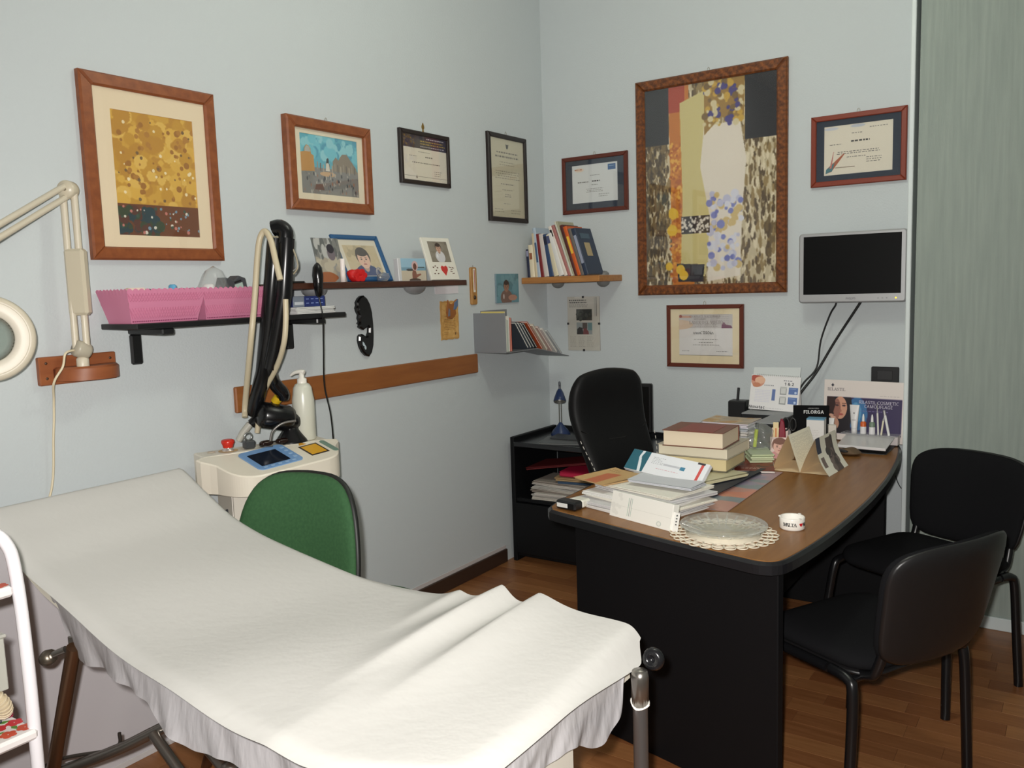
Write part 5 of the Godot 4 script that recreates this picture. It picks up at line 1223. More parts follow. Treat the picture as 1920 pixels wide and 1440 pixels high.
	part("slot", box(Vector3(0.018, 0.122, 0.0256), Vector3(0.03, 0.006, 0.001)), mt(rgb(20, 20, 22), 0.5), i4)
	# papers and boxes at the shelf's right end
	bundle("paper_bundle", "flat stack of white papers at the right end of the black shelf", "papers", "", Vector3(0.11, 1.4222, 1.955), Vector3(0.15, 0.026, 0.2), 0.04, rgb(214, 214, 212), null, 5)
	im = paper(160, 50, rgb(36, 50, 110))
	pr(im, 0, 0, 54, 50, rgb(120, 128, 140))
	pr(im, 6, 26, 44, 14, rgb(190, 194, 200))
	for k in 8: pr(im, 64 + (k % 4) * 24, 12 + (k / 4) * 20, 14, 3, rgb(150, 170, 220))
	var bb := thing("blue_carton", "flat blue and grey carton on the papers at the black shelf's end", "carton", Vector3(0.1, 1.4485, 1.955), LW)
	part("box", box(Vector3(0, 0.02, 0), Vector3(0.16, 0.04, 0.1), 0.001), mt(rgb(36, 48, 100), 0.4), bb)
	part("print", card(0.158, 0.039, Vector3(0, 0.02, 0.0506)), printed(im, 0.4), bb)

# ---------------------------------------------------------------- laser machine between couch and wall
func wedge(st: SurfaceTool, pts: PackedVector2Array, y0: float, top: Callable, bev: float) -> SurfaceTool:
	if Geometry2D.is_polygon_clockwise(pts): pts.reverse()
	var inn := inset(pts, bev)
	var m := pts.size()
	var P := func(q: Vector2, y: float) -> Vector3: return Vector3(q.x, y, -q.y)
	var ids := Geometry2D.triangulate_polygon(inn)
	st.set_smooth_group(-1)
	for i in range(0, ids.size(), 3):
		var a := inn[ids[i]]
		var b := inn[ids[i + 1]]
		var c := inn[ids[i + 2]]
		if (b - a).cross(c - a) < 0:
			var t := b
			b = c
			c = t
		tri(st, P.call(a, top.call(-a.y)), P.call(b, top.call(-b.y)), P.call(c, top.call(-c.y)))
		var a2 := pts[ids[i]]
		tri(st, P.call(pts[ids[i]], y0), P.call(pts[ids[i + 2]], y0), P.call(pts[ids[i + 1]], y0))
	for i in m:
		var j := (i + 1) % m
		st.set_smooth_group(-1)
		var q0: Vector3 = P.call(pts[i], y0)
		var q1: Vector3 = P.call(pts[j], y0)
		var q2: Vector3 = P.call(pts[j], top.call(-pts[j].y) - bev)
		var q3: Vector3 = P.call(pts[i], top.call(-pts[i].y) - bev)
		tri(st, q0, q1, q2)
		tri(st, q0, q2, q3)
		st.set_smooth_group(-1)
		var r2: Vector3 = P.call(inn[j], top.call(-inn[j].y))
		var r3: Vector3 = P.call(inn[i], top.call(-inn[i].y))
		tri(st, q3, q2, r2)
		tri(st, q3, r2, r3)
	return st

func machine() -> void:
	var shell := mt(rgb(226, 218, 202), 0.35)
	var t := thing("laser_machine", "white medical laser machine with black jointed arm behind the couch", "machine", Vector3(0.03, 0, 2.42), 1.266)
	var back := 0.955
	var top := func(z: float) -> float: return back if z < 0.1 else back - 0.058 * (z - 0.1) / 0.21
	# head: flat rear strip and sloped front panel
	var plan_back := V2([0.0, 0.0, 0.464, 0.0, 0.464, -0.108, 0.0, -0.108])
	var plan := PackedVector2Array()
	for q in [[0.0, 0.097], [0.016, 0.18], [0.034, 0.235], [0.052, 0.265], [0.08, 0.286], [0.115, 0.294], [0.16, 0.29], [0.36, 0.258], [0.41, 0.245], [0.44, 0.225], [0.458, 0.195], [0.464, 0.16], [0.464, 0.097]]: plan.append(Vector2(q[0], -q[1]))
	plan = round2(plan, 4)
	part("rear_deck", wedge(S(), plan_back, 0.836, top, 0.004), shell, t)
	part("control_panel", wedge(S(), plan, 0.835, top, 0.004), shell, t)
	part("cabinet", slab(Vector3(0.06, 0.06, 0.02), Vector3(0.42, 0.84, 0.215), 0.02), mt(rgb(218, 212, 200), 0.4), t)
	part("plinth", slab(Vector3(0.03, 0.0, 0.0), Vector3(0.45, 0.06, 0.24), 0.012), mt(rgb(150, 148, 144), 0.5), t)
	part("door_seam", slab(Vector3(0.0585, 0.1, 0.18), Vector3(0.061, 0.83, 0.184)), mt(rgb(240, 236, 228), 0.4), t)
	part("side_lock", rod(Vector3(0.062, 0.76, 0.13), Vector3(0.045, 0.755, 0.13), 0.008), mt(rgb(50, 52, 58), 0.3), t)
	# sloped panel details
	var sl := atan2(0.058, 0.21)
	var sb := Basis(Vector3.RIGHT, sl) * Basis(Vector3.UP, 0.2) * FLATUP
	var at := func(x: float, z: float, lift: float) -> Transform3D: return Transform3D(sb, Vector3(x, top.call(z), z) + sb.z * lift)
	var lcd := part("display_frame", prism(S(), rrect(0.18, 0.15, 0.02), 0.003, 0.001, at.call(0.208, 0.176, 0.0)), mt(rgb(112, 150, 196), 0.35), t)
	part("display_screen", prism(S(), rrect(0.115, 0.095, 0.003), 0.001, 0.0, at.call(0.198, 0.182, 0.003)), mt(rgb(26, 32, 44), 0.12), lcd)
	for k in 4: part("key", prism(S(), rrect(0.014, 0.01, 0.002), 0.001, 0.0, at.call(0.272 + k * 0.005, 0.122 + k * 0.026, 0.003)), mt(rgb(150, 180, 212), 0.4), lcd)
	for k in 5: part("key", prism(S(), rrect(0.014, 0.008, 0.002), 0.001, 0.0, at.call(0.16 + k * 0.028, 0.247 - k * 0.0056, 0.003)), mt(rgb(150, 180, 212), 0.4), lcd)
	var wl := part("warning_label", prism(S(), rrect(0.078, 0.085, 0.001, 2), 0.0008, 0.0, at.call(0.376, 0.165, 0.0)), mt(rgb(40, 22, 8), 0.5), t)
	part("label_field", prism(S(), rrect(0.064, 0.07, 0.001, 2), 0.0004, 0.0, at.call(0.376, 0.165, 0.0008)), mt(rgb(214, 158, 20), 0.5), wl)
	part("warning_triangle", prism(S(), V2([-0.016, -0.012, 0.016, -0.012, 0.0, 0.015]), 0.0008, 0.0, at.call(0.352, 0.108, 0.0)), mt(rgb(206, 146, 30), 0.5), t)
	part("side_key", prism(S(), rrect(0.022, 0.1, 0.01), 0.002, 0.0005, at.call(0.44, 0.155, 0.0)), mt(rgb(110, 136, 122), 0.4), t)
	# emergency stop, key switch, goggles on the rear deck
	var es := part("emergency_stop", lathe(S(), [Vector2(0.017, 0.012), Vector2(0.019, 0.022), Vector2(0.023, 0.03), Vector2(0.022, 0.038), Vector2(0.016, 0.041), Vector2(0, 0.042)], 22, Transform3D(Basis(), Vector3(0.105, back, 0.05))), mt(rgb(196, 40, 26), 0.3), t)
	part("collar", lathe(S(), [Vector2(0.021, 0), Vector2(0.02, 0.004), Vector2(0.015, 0.006), Vector2(0.015, 0.014)], 22, Transform3D(Basis(), Vector3(0.105, back, 0.05))), mt(rgb(206, 196, 190), 0.2, 0.6), es)
	part("warning_ring", lathe(S(), [Vector2(0.02, 0.0006), Vector2(0.034, 0.0006)], 22, Transform3D(Basis(), Vector3(0.105, back, 0.05))), mt(rgb(206, 170, 110), 0.5), es)
	part("lock_cover", lathe(S(), [Vector2(0, 0.001), Vector2(0.014, 0.001), Vector2(0.012, 0.003), Vector2(0, 0.003)], 18, Transform3D(Basis(), Vector3(0.05, back, 0.035))), mt(rgb(196, 180, 160), 0.4), t)
	var ks := part("key_switch", slab(Vector3(0.155, back, 0.05), Vector3(0.195, back + 0.03, 0.08), 0.005), mt(rgb(62, 64, 66), 0.3), t)
	var ring := []
	for i in 12: ring.append(Vector3(0.175 + cos(TAU * i / 12) * 0.013, back + 0.043 + sin(TAU * i / 12) * 0.013, 0.062))
	part("key_ring", tube(S(), cat(ring, 2, true), 0.0035, 7, false), mt(rgb(150, 152, 150), 0.25, 0.8), ks)
	# arm: flared foot, motor drum, column of two tubes, elbow, hand piece
	var blk := mt(rgb(14, 14, 16), 0.25)
	var foot := Vector3(0.345, back, 0.045)
	part("arm_foot", lathe(S(), [Vector2(0.06, 0), Vector2(0.058, 0.008), Vector2(0.03, 0.045), Vector2(0.026, 0.07), Vector2(0, 0.07)], 26, Transform3D(Basis(), foot)), blk, t)
	part("motor_drum", lathe(S(), [Vector2(0, -0.07), Vector2(0.04, -0.066), Vector2(0.048, -0.05), Vector2(0.048, 0.045), Vector2(0.036, 0.06), Vector2(0, 0.065)], 24, Transform3D(Basis(Vector3.BACK, PI / 2 - 0.25), foot + Vector3(-0.06, 0.1, 0.0))), blk, t)
	part("motor_cap", lathe(S(), [Vector2(0, -0.03), Vector2(0.03, -0.026), Vector2(0.036, 0), Vector2(0.03, 0.026), Vector2(0, 0.03)], 22, Transform3D(Basis(Vector3.BACK, PI / 2), foot + Vector3(0.0, 0.075, 0.0))), blk, t)
	var iv := t.transform.affine_inverse()
	var W := func(a: Array) -> Array:
		var o := []
		for i in range(0, a.size(), 3): o.append(iv * Vector3(a[i], a[i + 1], a[i + 2]))
		return o
	part("column_tube", tube(S(), W.call([0.090, 1.070, 2.200, 0.184, 1.227, 2.219, 0.279, 1.500, 2.243, 0.284, 1.688, 2.215]), 0.028, 14), blk, t)
	part("column_tube", tube(S(), W.call([0.220, 1.243, 2.215, 0.315, 1.500, 2.219, 0.316, 1.688, 2.194]), 0.029, 14), blk, t)
	part("elbow", tube(S(), cat(W.call([0.312, 1.669, 2.200, 0.315, 1.709, 2.194, 0.298, 1.727, 2.203, 0.277, 1.724, 2.215]), 4), 0.027, 14), blk, t)
	part("lower_joint", tube(S(), cat(W.call([0.225, 1.249, 2.219, 0.190, 1.201, 2.187, 0.183, 1.168, 2.164, 0.189, 1.141, 2.143, 0.184, 1.118, 2.137]), 4), [0.02, 0.02, 0.02, 0.021, 0.022, 0.022, 0.023, 0.024, 0.024, 0.024, 0.024, 0.024, 0.023, 0.023, 0.022, 0.021, 0.02], 14), blk, t)
	var hp := part("hand_piece", tube(S(), W.call([0.180, 1.131, 2.145, 0.150, 1.100, 2.155, 0.105, 1.050, 2.190, 0.085, 1.030, 2.210]), [0.014, 0.012, 0.02, 0.017], 14), blk, t)
	part("yellow_band", tube(S(), W.call([0.173, 1.128, 2.148, 0.156, 1.108, 2.152]), 0.0175, 16), mt(rgb(206, 170, 30), 0.35), hp)
	part("chrome_rod", tube(S(), W.call([0.165, 1.105, 2.165, 0.118, 1.055, 2.200]), 0.0022, 6), mt(rgb(200, 200, 200), 0.15, 0.9), hp)
	part("nozzle", tube(S(), W.call([0.085, 1.032, 2.215, 0.068, 1.000, 2.235, 0.058, 0.972, 2.250]), [0.013, 0.014, 0.012], 12), mt(rgb(176, 174, 164), 0.4), hp)
	var hose := mt(rgb(196, 184, 156), 0.4)
	part("hose", wire(W.call([0.090, 1.060, 2.240, 0.092, 1.118, 2.234, 0.241, 1.340, 2.312, 0.249, 1.486, 2.290, 0.247, 1.631, 2.264, 0.251, 1.693, 2.251, 0.270, 1.714, 2.243, 0.296, 1.679, 2.243, 0.317, 1.613, 2.247, 0.335, 1.547, 2.247]), 0.0105, 6, 10), hose, t)
	part("hose", wire(W.call([0.347, 1.481, 2.240, 0.347, 1.406, 2.245, 0.331, 1.330, 2.246, 0.257, 1.249, 2.219, 0.139, 1.141, 2.193, 0.110, 1.060, 2.200]), 0.0095, 6, 10), hose, t)
	part("hose", wire(W.call([0.128, 1.100, 2.200, 0.122, 1.050, 2.205, 0.115, 1.000, 2.210]), 0.0095, 5, 10), hose, t)
	part("thin_cable", wire(W.call([0.279, 1.697, 2.245, 0.317, 1.688, 2.212, 0.340, 1.650, 2.188, 0.349, 1.594, 2.179, 0.335, 1.566, 2.188]), 0.003, 6, 7), mt(rgb(150, 140, 116), 0.4), t)
	part("thin_cable", wire(W.call([0.335, 1.650, 2.188, 0.349, 1.613, 2.179, 0.345, 1.585, 2.184, 0.333, 1.575, 2.198]), 0.0025, 6, 7), mt(rgb(120, 120, 116), 0.4), t)
	part("curved_lead", wire(W.call([0.235, 1.040, 2.130, 0.210, 1.035, 2.170, 0.190, 1.010, 2.200, 0.185, 0.975, 2.210]), 0.0045, 6, 8), mt(rgb(110, 108, 104), 0.3, 0.4), t)
	# goggles lying on the deck
	var gg := thing("safety_goggles", "dark safety goggles lying on the white laser machine", "goggles", t.transform * Vector3(0.265, back + 0.0005, 0.075), 1.266)
	for s in [-1.0, 1.0]:
		part("lens", pad(rrect(0.05, 0.032, 0.014), 0.02, func(p: Vector3) -> Vector3: return Vector3(p.x + s * 0.03, 0.012 + p.z, -p.y)), mt(rgb(34, 20, 16), 0.1), gg)
		part("temple", wire([Vector3(s * 0.055, 0.01, 0.0), Vector3(s * 0.056, 0.006, 0.02), Vector3(s * 0.02, 0.004, 0.035)], 0.002, 4, 6), mt(rgb(20, 18, 18), 0.3), gg)
	part("bridge", rod(Vector3(-0.008, 0.014, 0), Vector3(0.008, 0.014, 0), 0.003), mt(rgb(20, 18, 18), 0.3), gg)
	# pump bottle at the rear corner
	var bt := thing("pump_bottle", "large frosted pump bottle standing behind the laser machine's arm", "bottle", t.transform * Vector3(0.4, back + 0.0005, 0.043), 1.0)
	var milky := mt(rgb(206, 206, 192), 0.3).duplicate() as StandardMaterial3D
	part("body", lathe(S(), [Vector2(0, 0), Vector2(0.038, 0), Vector2(0.041, 0.004), Vector2(0.041, 0.15), Vector2(0.037, 0.17), Vector2(0.034, 0.195), Vector2(0.026, 0.208), Vector2(0.016, 0.213)], 30), milky, bt)
	var pw := mt(rgb(230, 226, 216), 0.35)
	part("collar", lathe(S(), [Vector2(0.0175, 0.21), Vector2(0.0175, 0.228), Vector2(0.01, 0.232), Vector2(0.009, 0.25), Vector2(0, 0.25)], 22), pw, bt)
	part("spout", tube(S(), cat([Vector3(0.012, 0.252, 0), Vector3(-0.005, 0.255, 0), Vector3(-0.03, 0.25, 0), Vector3(-0.045, 0.24, 0)], 3), [0.008, 0.0085, 0.0085, 0.008, 0.0075, 0.007, 0.0065, 0.006, 0.005, 0.0045], 10), pw, bt)
	bt.rotation.y = 0.35

# ---------------------------------------------------------------- magnifier lamp and trolley at the left edge
func left_things() -> void:
	var beige := mt(rgb(206, 196, 176), 0.4)
	var wood := grain(97, rgb(134, 74, 42), rgb(156, 92, 54), Vector3(5, 5, 0.8), 0.45)
	var t := thing("magnifier_lamp", "beige jointed magnifier lamp clamped to a wooden wall bracket", "lamp")
	var wb := part("wall_board", slab(Vector3(0.0, 1.247, 2.67), Vector3(0.02, 1.333, 2.914), 0.003), wood, t)
	for y in [1.268, 1.314]:
		for z in [2.69, 2.893]: part("screw", lathe(S(), [Vector2(0.0045, 0), Vector2(0.004, 0.0015), Vector2(0, 0.002)], 10, Transform3D(Basis(Vector3.FORWARD, PI / 2), Vector3(0.0198, y, z))), mt(rgb(70, 46, 30), 0.4), wb)
	var half := PackedVector2Array()
	for k in 17:
		var a := PI * k / 16
		half.append(Vector2(0.02 + sin(a) * 0.095, -2.775 + cos(a) * 0.098))
	part("half_round_bracket", prism(S(), half, 0.042, 0.006, Transform3D(FLATUP, Vector3(0, 1.258, 0)), true), wood, t)
	var base := Vector3(0.075, 1.3, 2.81)
	part("socket", lathe(S(), [Vector2(0.018, 0), Vector2(0.018, 0.022), Vector2(0.012, 0.03), Vector2(0, 0.03)], 18, Transform3D(Basis(), base)), beige, t)
	part("knuckle", lathe(S(), [Vector2(0, -0.022), Vector2(0.023, -0.022), Vector2(0.026, -0.014), Vector2(0.026, 0.014), Vector2(0.023, 0.022), Vector2(0, 0.022)], 22, Transform3D(Basis(Vector3.RIGHT, 1.2), base + Vector3(0, 0.05, 0))), mt(rgb(176, 168, 150), 0.4), t)
	var el := Vector3(0.06, 1.83, 2.8)
	var lo := base + Vector3(0, 0.055, 0)
	var dir := (el - lo).normalized()
	for s in [-1.0, 1.0]:
		var off: Vector3 = Vector3(0.009, 0, -0.012) * s
		part("lower_bar", tube(S(), [lo + off, el + off], 0.0105, 8), beige, t)
	part("spring_cover", box(lo.lerp(el, 0.42) + Vector3(0.004, 0, -0.004), Vector3(0.06, 0.2, 0.036), 0.008, Basis(Vector3.UP, 0.6)), mt(rgb(196, 186, 164), 0.35), t)
	part("elbow", lathe(S(), [Vector2(0, -0.02), Vector2(0.024, -0.02), Vector2(0.027, -0.014), Vector2(0.027, 0.014), Vector2(0.024, 0.02), Vector2(0, 0.02)], 24, Transform3D(Basis(Vector3.UP, 0.6) * Basis(Vector3.RIGHT, PI / 2), el)), mt(rgb(200, 190, 168), 0.35), t)
	part("elbow_screw", lathe(S(), [Vector2(0.005, 0), Vector2(0.004, 0.003), Vector2(0, 0.004)], 10, Transform3D(Basis(Vector3.UP, 0.6) * Basis(Vector3.RIGHT, PI / 2), el + Vector3(0.011, 0, 0.016))), mt(rgb(130, 122, 106), 0.3, 0.5), t)
	var tip := Vector3(0.2, 1.635, 3.16)
	for s in [-1.0, 1.0]:
		var off: Vector3 = Vector3(0, 0.017, 0) * s
		part("upper_bar", tube(S(), [el + off, tip + off], 0.0095, 8), beige, t)
	part("head_joint", lathe(S(), [Vector2(0, -0.02), Vector2(0.024, -0.02), Vector2(0.024, 0.02), Vector2(0, 0.02)], 20, Transform3D(Basis(Vector3.RIGHT, PI / 2), tip)), beige, t)
	var hc := Vector3(0.138, 1.404, 3.104)
	var nrm := (Vector3(2.6, 1.62, 4.1) - hc).normalized()
	var hb := Basis(nrm.cross(Vector3.UP).normalized(), nrm, Vector3.ZERO)
	hb.z = hb.x.cross(hb.y)
	var hx := Transform3D(hb, hc)
	part("neck", wire([tip, tip + Vector3(-0.02, -0.06, -0.01), hx * Vector3(0.0, -0.02, 0) + Vector3(0, 0.115, 0)], 0.01), beige, t)
	part("head_ring", lathe(S(), [Vector2(0.075, -0.02), Vector2(0.1, -0.02), Vector2(0.117, -0.006), Vector2(0.119, 0.004), Vector2(0.115, 0.016), Vector2(0.104, 0.022), Vector2(0.1, 0.02)], 48, hx), beige, t)
	part("diffuser", lathe(S(), [Vector2(0.1, 0.02), Vector2(0.082, 0.022), Vector2(0.068, 0.016), Vector2(0.066, 0.0)], 48, hx), mt(rgb(228, 220, 204), 0.45), t)
	part("magnifying_lens", lathe(S(), [Vector2(0.0, -0.008), Vector2(0.04, -0.005), Vector2(0.066, 0.0), Vector2(0.04, 0.006), Vector2(0.0, 0.009)], 40, hx), mt(Color(0.7, 0.76, 0.72, 0.35), 0.05), t)
	(t.get_node("magnifying_lens") as MeshInstance3D).material_override = glass(Color(0.55, 0.62, 0.57, 0.35), 0.05)
	part("power_lead", wire([base + Vector3(-0.01, 0.05, 0.01), base + Vector3(0.02, 0.045, 0.06), Vector3(0.09, 1.305, 2.88), Vector3(0.08, 1.26, 2.905), Vector3(0.03, 1.2, 2.885), Vector3(0.02, 1.1, 2.89), Vector3(0.015, 0.9, 2.92), Vector3(0.015, 0.75, 3.05), Vector3(0.015, 0.65, 3.3), Vector3(0.015, 0.6, 3.6)], 0.0035), mt(rgb(220, 206, 176), 0.5), t)
	var wp := thing("white_board", "plain white board standing against the wall beneath the couch", "board", Vector3(0.08, 0, 3.1))
	part("panel", slab(Vector3(0, 0, -0.55), Vector3(0.014, 0.9, 0.6), 0.003), mt(rgb(196, 192, 196), 0.5), wp)
	part("foot_rail", slab(Vector3(0.014, 0.0, -0.55), Vector3(0.018, 0.02, 0.6), 0.001), mt(rgb(200, 196, 196), 0.5), wp)
	# trolley with flowered shelves
	var tube_m := mt(rgb(232, 228, 232), 0.3)
	var tr := thing("trolley", "white tubular trolley with red-flowered shelves at the left edge", "trolley")
	for x in [0.0, -0.46]:
		part("hoop", wire([Vector3(0.893 + x, 0.06, 3.43), Vector3(0.85 + x, 0.544, 3.405), Vector3(0.825 + x, 0.763, 3.393), Vector3(0.799 + x, 0.939, 3.387), Vector3(0.783 + x, 1.005, 3.392), Vector3(0.768 + x, 1.036, 3.42), Vector3(0.765 + x, 1.042, 3.5), Vector3(0.77 + x, 1.03, 3.66), Vector3(0.79 + x, 0.97, 3.7), Vector3(0.83 + x, 0.75, 3.71), Vector3(0.893 + x, 0.06, 3.72)], 0.0125, 6, 12), tube_m, tr)
		for z in [3.43, 3.72]: part("castor", lathe(S(), [Vector2(0, -0.012), Vector2(0.026, -0.012), Vector2(0.028, 0), Vector2(0.026, 0.012), Vector2(0, 0.012)], 16, Transform3D(Basis(Vector3.RIGHT, PI / 2), Vector3(0.893 + x, 0.031, z))), mt(rgb(60, 60, 62), 0.5), tr)
	var leaf := mt(rgb(90, 140, 60), 0.5)
	var ys := [0.925, 0.63, 0.25]
	for k in 3:
		var y: float = ys[k]
		var x1: float = [0.815, 0.86, 0.89][k]
		var sh := part("shelf", slab(Vector3(x1 - 0.5, y - 0.022, 3.4), Vector3(x1, y, 3.72), 0.006), mt(rgb(232, 226, 224), 0.35), tr)
		var r := RandomNumberGenerator.new()
		r.seed = 50 + k
		for f in 12:
			var px := x1 - 0.022 - 0.045 * (f % 6) - r.randf() * 0.012
			var pz := 3.412 + (f / 6) * 0.032 + r.randf() * 0.006
			var cc: Color = [rgb(206, 84, 60), rgb(200, 50, 60), rgb(190, 40, 80)][f % 3]
			var fl := S()
			for q in 5:
				var a := TAU * q / 5 + f
				lathe(fl, [Vector2(0.0, 0.0008), Vector2(0.008, 0.0006)], 10, Transform3D(Basis(), Vector3(px + sin(a) * 0.009, y, pz + cos(a) * 0.009)))
			part("flower_print", fl, mt(cc, 0.5), sh)
			part("leaf_print", prism(S(), V2([-0.012, 0, 0, 0.006, 0.014, 0, 0, -0.006]), 0.0006, 0.0, Transform3D(FLATUP * Basis(Vector3.BACK, f * 1.3), Vector3(px - 0.02, y, pz + 0.012))), leaf, sh)
	var bx1 := thing("blue_box", "dark blue and yellow carton on the trolley's middle shelf", "carton", Vector3(0.69, 0.6305, 3.48))
	part("box", slab(Vector3(-0.08, 0, -0.05), Vector3(0.08, 0.075, 0.05), 0.001), mt(rgb(28, 34, 66), 0.4), bx1)
	part("stripe", slab(Vector3(0.0795, 0.004, -0.046), Vector3(0.0812, 0.07, -0.04)), mt(rgb(206, 206, 120), 0.4), bx1)
	part("panel", slab(Vector3(-0.07, 0.01, -0.0512), Vector3(0.06, 0.03, -0.0498)), mt(rgb(214, 200, 60), 0.4), bx1)
	var tb := thing("plastic_container", "translucent plastic container on the trolley's blue carton", "container", Vector3(0.69, 0.706, 3.48))
	var pl := mt(Color(0.82, 0.82, 0.78, 0.55), 0.3).duplicate() as StandardMaterial3D
	pl.transparency = BaseMaterial3D.TRANSPARENCY_ALPHA
	var bs := S()
	for q in [[Vector3(0, 0.002, 0), Vector3(0.2, 0.003, 0.12)], [Vector3(0.1, 0.055, 0), Vector3(0.003, 0.11, 0.12)], [Vector3(-0.1, 0.055, 0), Vector3(0.003, 0.11, 0.12)], [Vector3(0, 0.055, 0.06), Vector3(0.2, 0.11, 0.003)], [Vector3(0, 0.055, -0.06), Vector3(0.2, 0.11, 0.003)]]: bx(bs, q[0], q[1], 0.001)
	part("tub", bs, pl, tb)
	part("lid", box(Vector3(0, 0.114, 0), Vector3(0.212, 0.008, 0.132), 0.003), pl, tb)
	part("contents", pad(rrect(0.16, 0.09, 0.03), 0.06, func(p: Vector3) -> Vector3: return Vector3(p.x, 0.036 + p.z + 0.006 * sin(p.x * 90 + p.y * 50), -p.y)), mt(rgb(206, 200, 190), 0.7), tb)
	var hs := thing("hose", "beige ribbed hose curling on the trolley's middle shelf", "hose")
	var path := cat([Vector3(0.5, 0.648, 3.47), Vector3(0.66, 0.648, 3.428), Vector3(0.745, 0.65, 3.425), Vector3(0.797, 0.668, 3.435), Vector3(0.81, 0.7, 3.45), Vector3(0.79, 0.73, 3.48)], 10)
	part("core", tube(S(), path, 0.0145, 12), mt(rgb(196, 180, 150), 0.4), hs)
	var ribs := S()
	for i in range(1, path.size() - 1, 2):
		var d: Vector3 = (path[i + 1] - path[i - 1]).normalized() * 0.0015
		tube(ribs, [path[i] - d, path[i] + d], 0.0168, 12)
	part("ribs", ribs, mt(rgb(206, 192, 164), 0.4), hs).set_meta("kind", "stuff")

# ---------------------------------------------------------------- naming and nodes
func numbered(n: String) -> String:
	used[n] = used.get(n, 0) + 1
	return n if used[n] == 1 else "%s_%03d" % [n, used[n] - 1]

func tag(o: Node3D, label: String, category: String, group := "") -> Node3D:
	o.set_meta("label", label)
	o.set_meta("category", category)
	if group: o.set_meta("group", group)
	return o

func thing(called: String, label: String, category: String, at := Vector3.ZERO, turn := 0.0, group := "") -> Node3D:
	var o := Node3D.new()
	o.name = numbered(called)
	add_child(o)
	o.position = at
	o.rotation.y = turn
	return tag(o, label, category, group)

func part(called: String, st: SurfaceTool, m: Material, parent: Node, label := "") -> MeshInstance3D:
	var o := MeshInstance3D.new()
	o.name = called
	o.mesh = done(st)
	o.material_override = m
	if label: o.set_meta("label", label)
	parent.add_child(o, true)
	return o

func structure(called: String, st: SurfaceTool, m: Material, label: String, category := "") -> MeshInstance3D:
	var o := part(called, st, m, self, label)
	o.set_meta("kind", "structure")
	o.set_meta("category", category if category else called.split("_")[0])
	return o

# ---------------------------------------------------------------- materials
func mt(c: Color, rough := 0.6, metal := 0.0, spec := 0.5) -> StandardMaterial3D:
	var key := "%s/%.3f/%.3f/%.2f" % [c.to_html(), rough, metal, spec]
	if not mats.has(key):
		var m := StandardMaterial3D.new()
		m.albedo_color = c
		m.roughness = rough
		m.metallic = metal
		m.metallic_specular = spec
		m.cull_mode = BaseMaterial3D.CULL_DISABLED
		mats[key] = m
	return mats[key]

func rgb(r: int, g: int, b: int) -> Color:
	return Color(r / 255.0, g / 255.0, b / 255.0)

func noise_tex(seed_: int, freq: float, c1: Color, c2: Color, octaves := 4, size := 256, c3 = null) -> NoiseTexture2D:
	var n := FastNoiseLite.new()
	n.seed = seed_
	n.noise_type = FastNoiseLite.TYPE_SIMPLEX_SMOOTH
	n.frequency = freq
	n.fractal_octaves = octaves
	var t := NoiseTexture2D.new()
	t.width = size
	t.height = size
	t.seamless = true
	t.noise = n
	var g := Gradient.new()
	g.set_color(0, c1)
	g.set_color(1, c2)
	if c3 != null: g.add_point(0.5, c3)
	t.color_ramp = g
	return t

func grain(seed_: int, c1: Color, c2: Color, scale_: Vector3, rough := 0.45, freq := 0.02) -> StandardMaterial3D:
	var m := StandardMaterial3D.new()
	m.albedo_texture = noise_tex(seed_, freq, c1, c2)
	m.uv1_triplanar = true
	m.uv1_scale = scale_
	m.roughness = rough
	m.cull_mode = BaseMaterial3D.CULL_DISABLED
	return m

func relief(m: StandardMaterial3D, seed_: int, freq: float, depth_cm: float) -> StandardMaterial3D:
	m.heightmap_enabled = true
	m.heightmap_texture = noise_tex(seed_, freq, Color.BLACK, Color.WHITE, 3)
	m.heightmap_scale = depth_cm
	return m

func glass(c := Color(0.6, 0.62, 0.6, 0.015), rough := 0.02) -> StandardMaterial3D:
	var m := mt(c, rough)
	m.transparency = BaseMaterial3D.TRANSPARENCY_ALPHA
	return m

func printed(im: Image, rough := 0.5) -> StandardMaterial3D:
	var m := StandardMaterial3D.new()
	m.albedo_texture = ImageTexture.create_from_image(im)
	m.roughness = rough
	m.cull_mode = BaseMaterial3D.CULL_DISABLED
	m.texture_repeat = false
	return m

# ---------------------------------------------------------------- shapes
func S() -> SurfaceTool:
	var st := SurfaceTool.new()
	st.begin(Mesh.PRIMITIVE_TRIANGLES)
	return st

func done(st: SurfaceTool) -> ArrayMesh:
	st.generate_normals()
	return st.commit()

func tri(st: SurfaceTool, a: Vector3, b: Vector3, c: Vector3) -> void:
	st.add_vertex(a)
	st.add_vertex(c)
	st.add_vertex(b)

func face(st: SurfaceTool, pts: Array, ctr: Vector3) -> void:
	var g := Vector3.ZERO
	for p in pts: g += p
	g /= pts.size()
	var n: Vector3 = (pts[1] - pts[0]).cross(pts[2] - pts[0])
	var flip := n.dot(g - ctr) < 0.0
	st.set_smooth_group(-1)
	for i in range(1, pts.size() - 1):
		if flip: tri(st, pts[0], pts[i + 1], pts[i])
		else: tri(st, pts[0], pts[i], pts[i + 1])

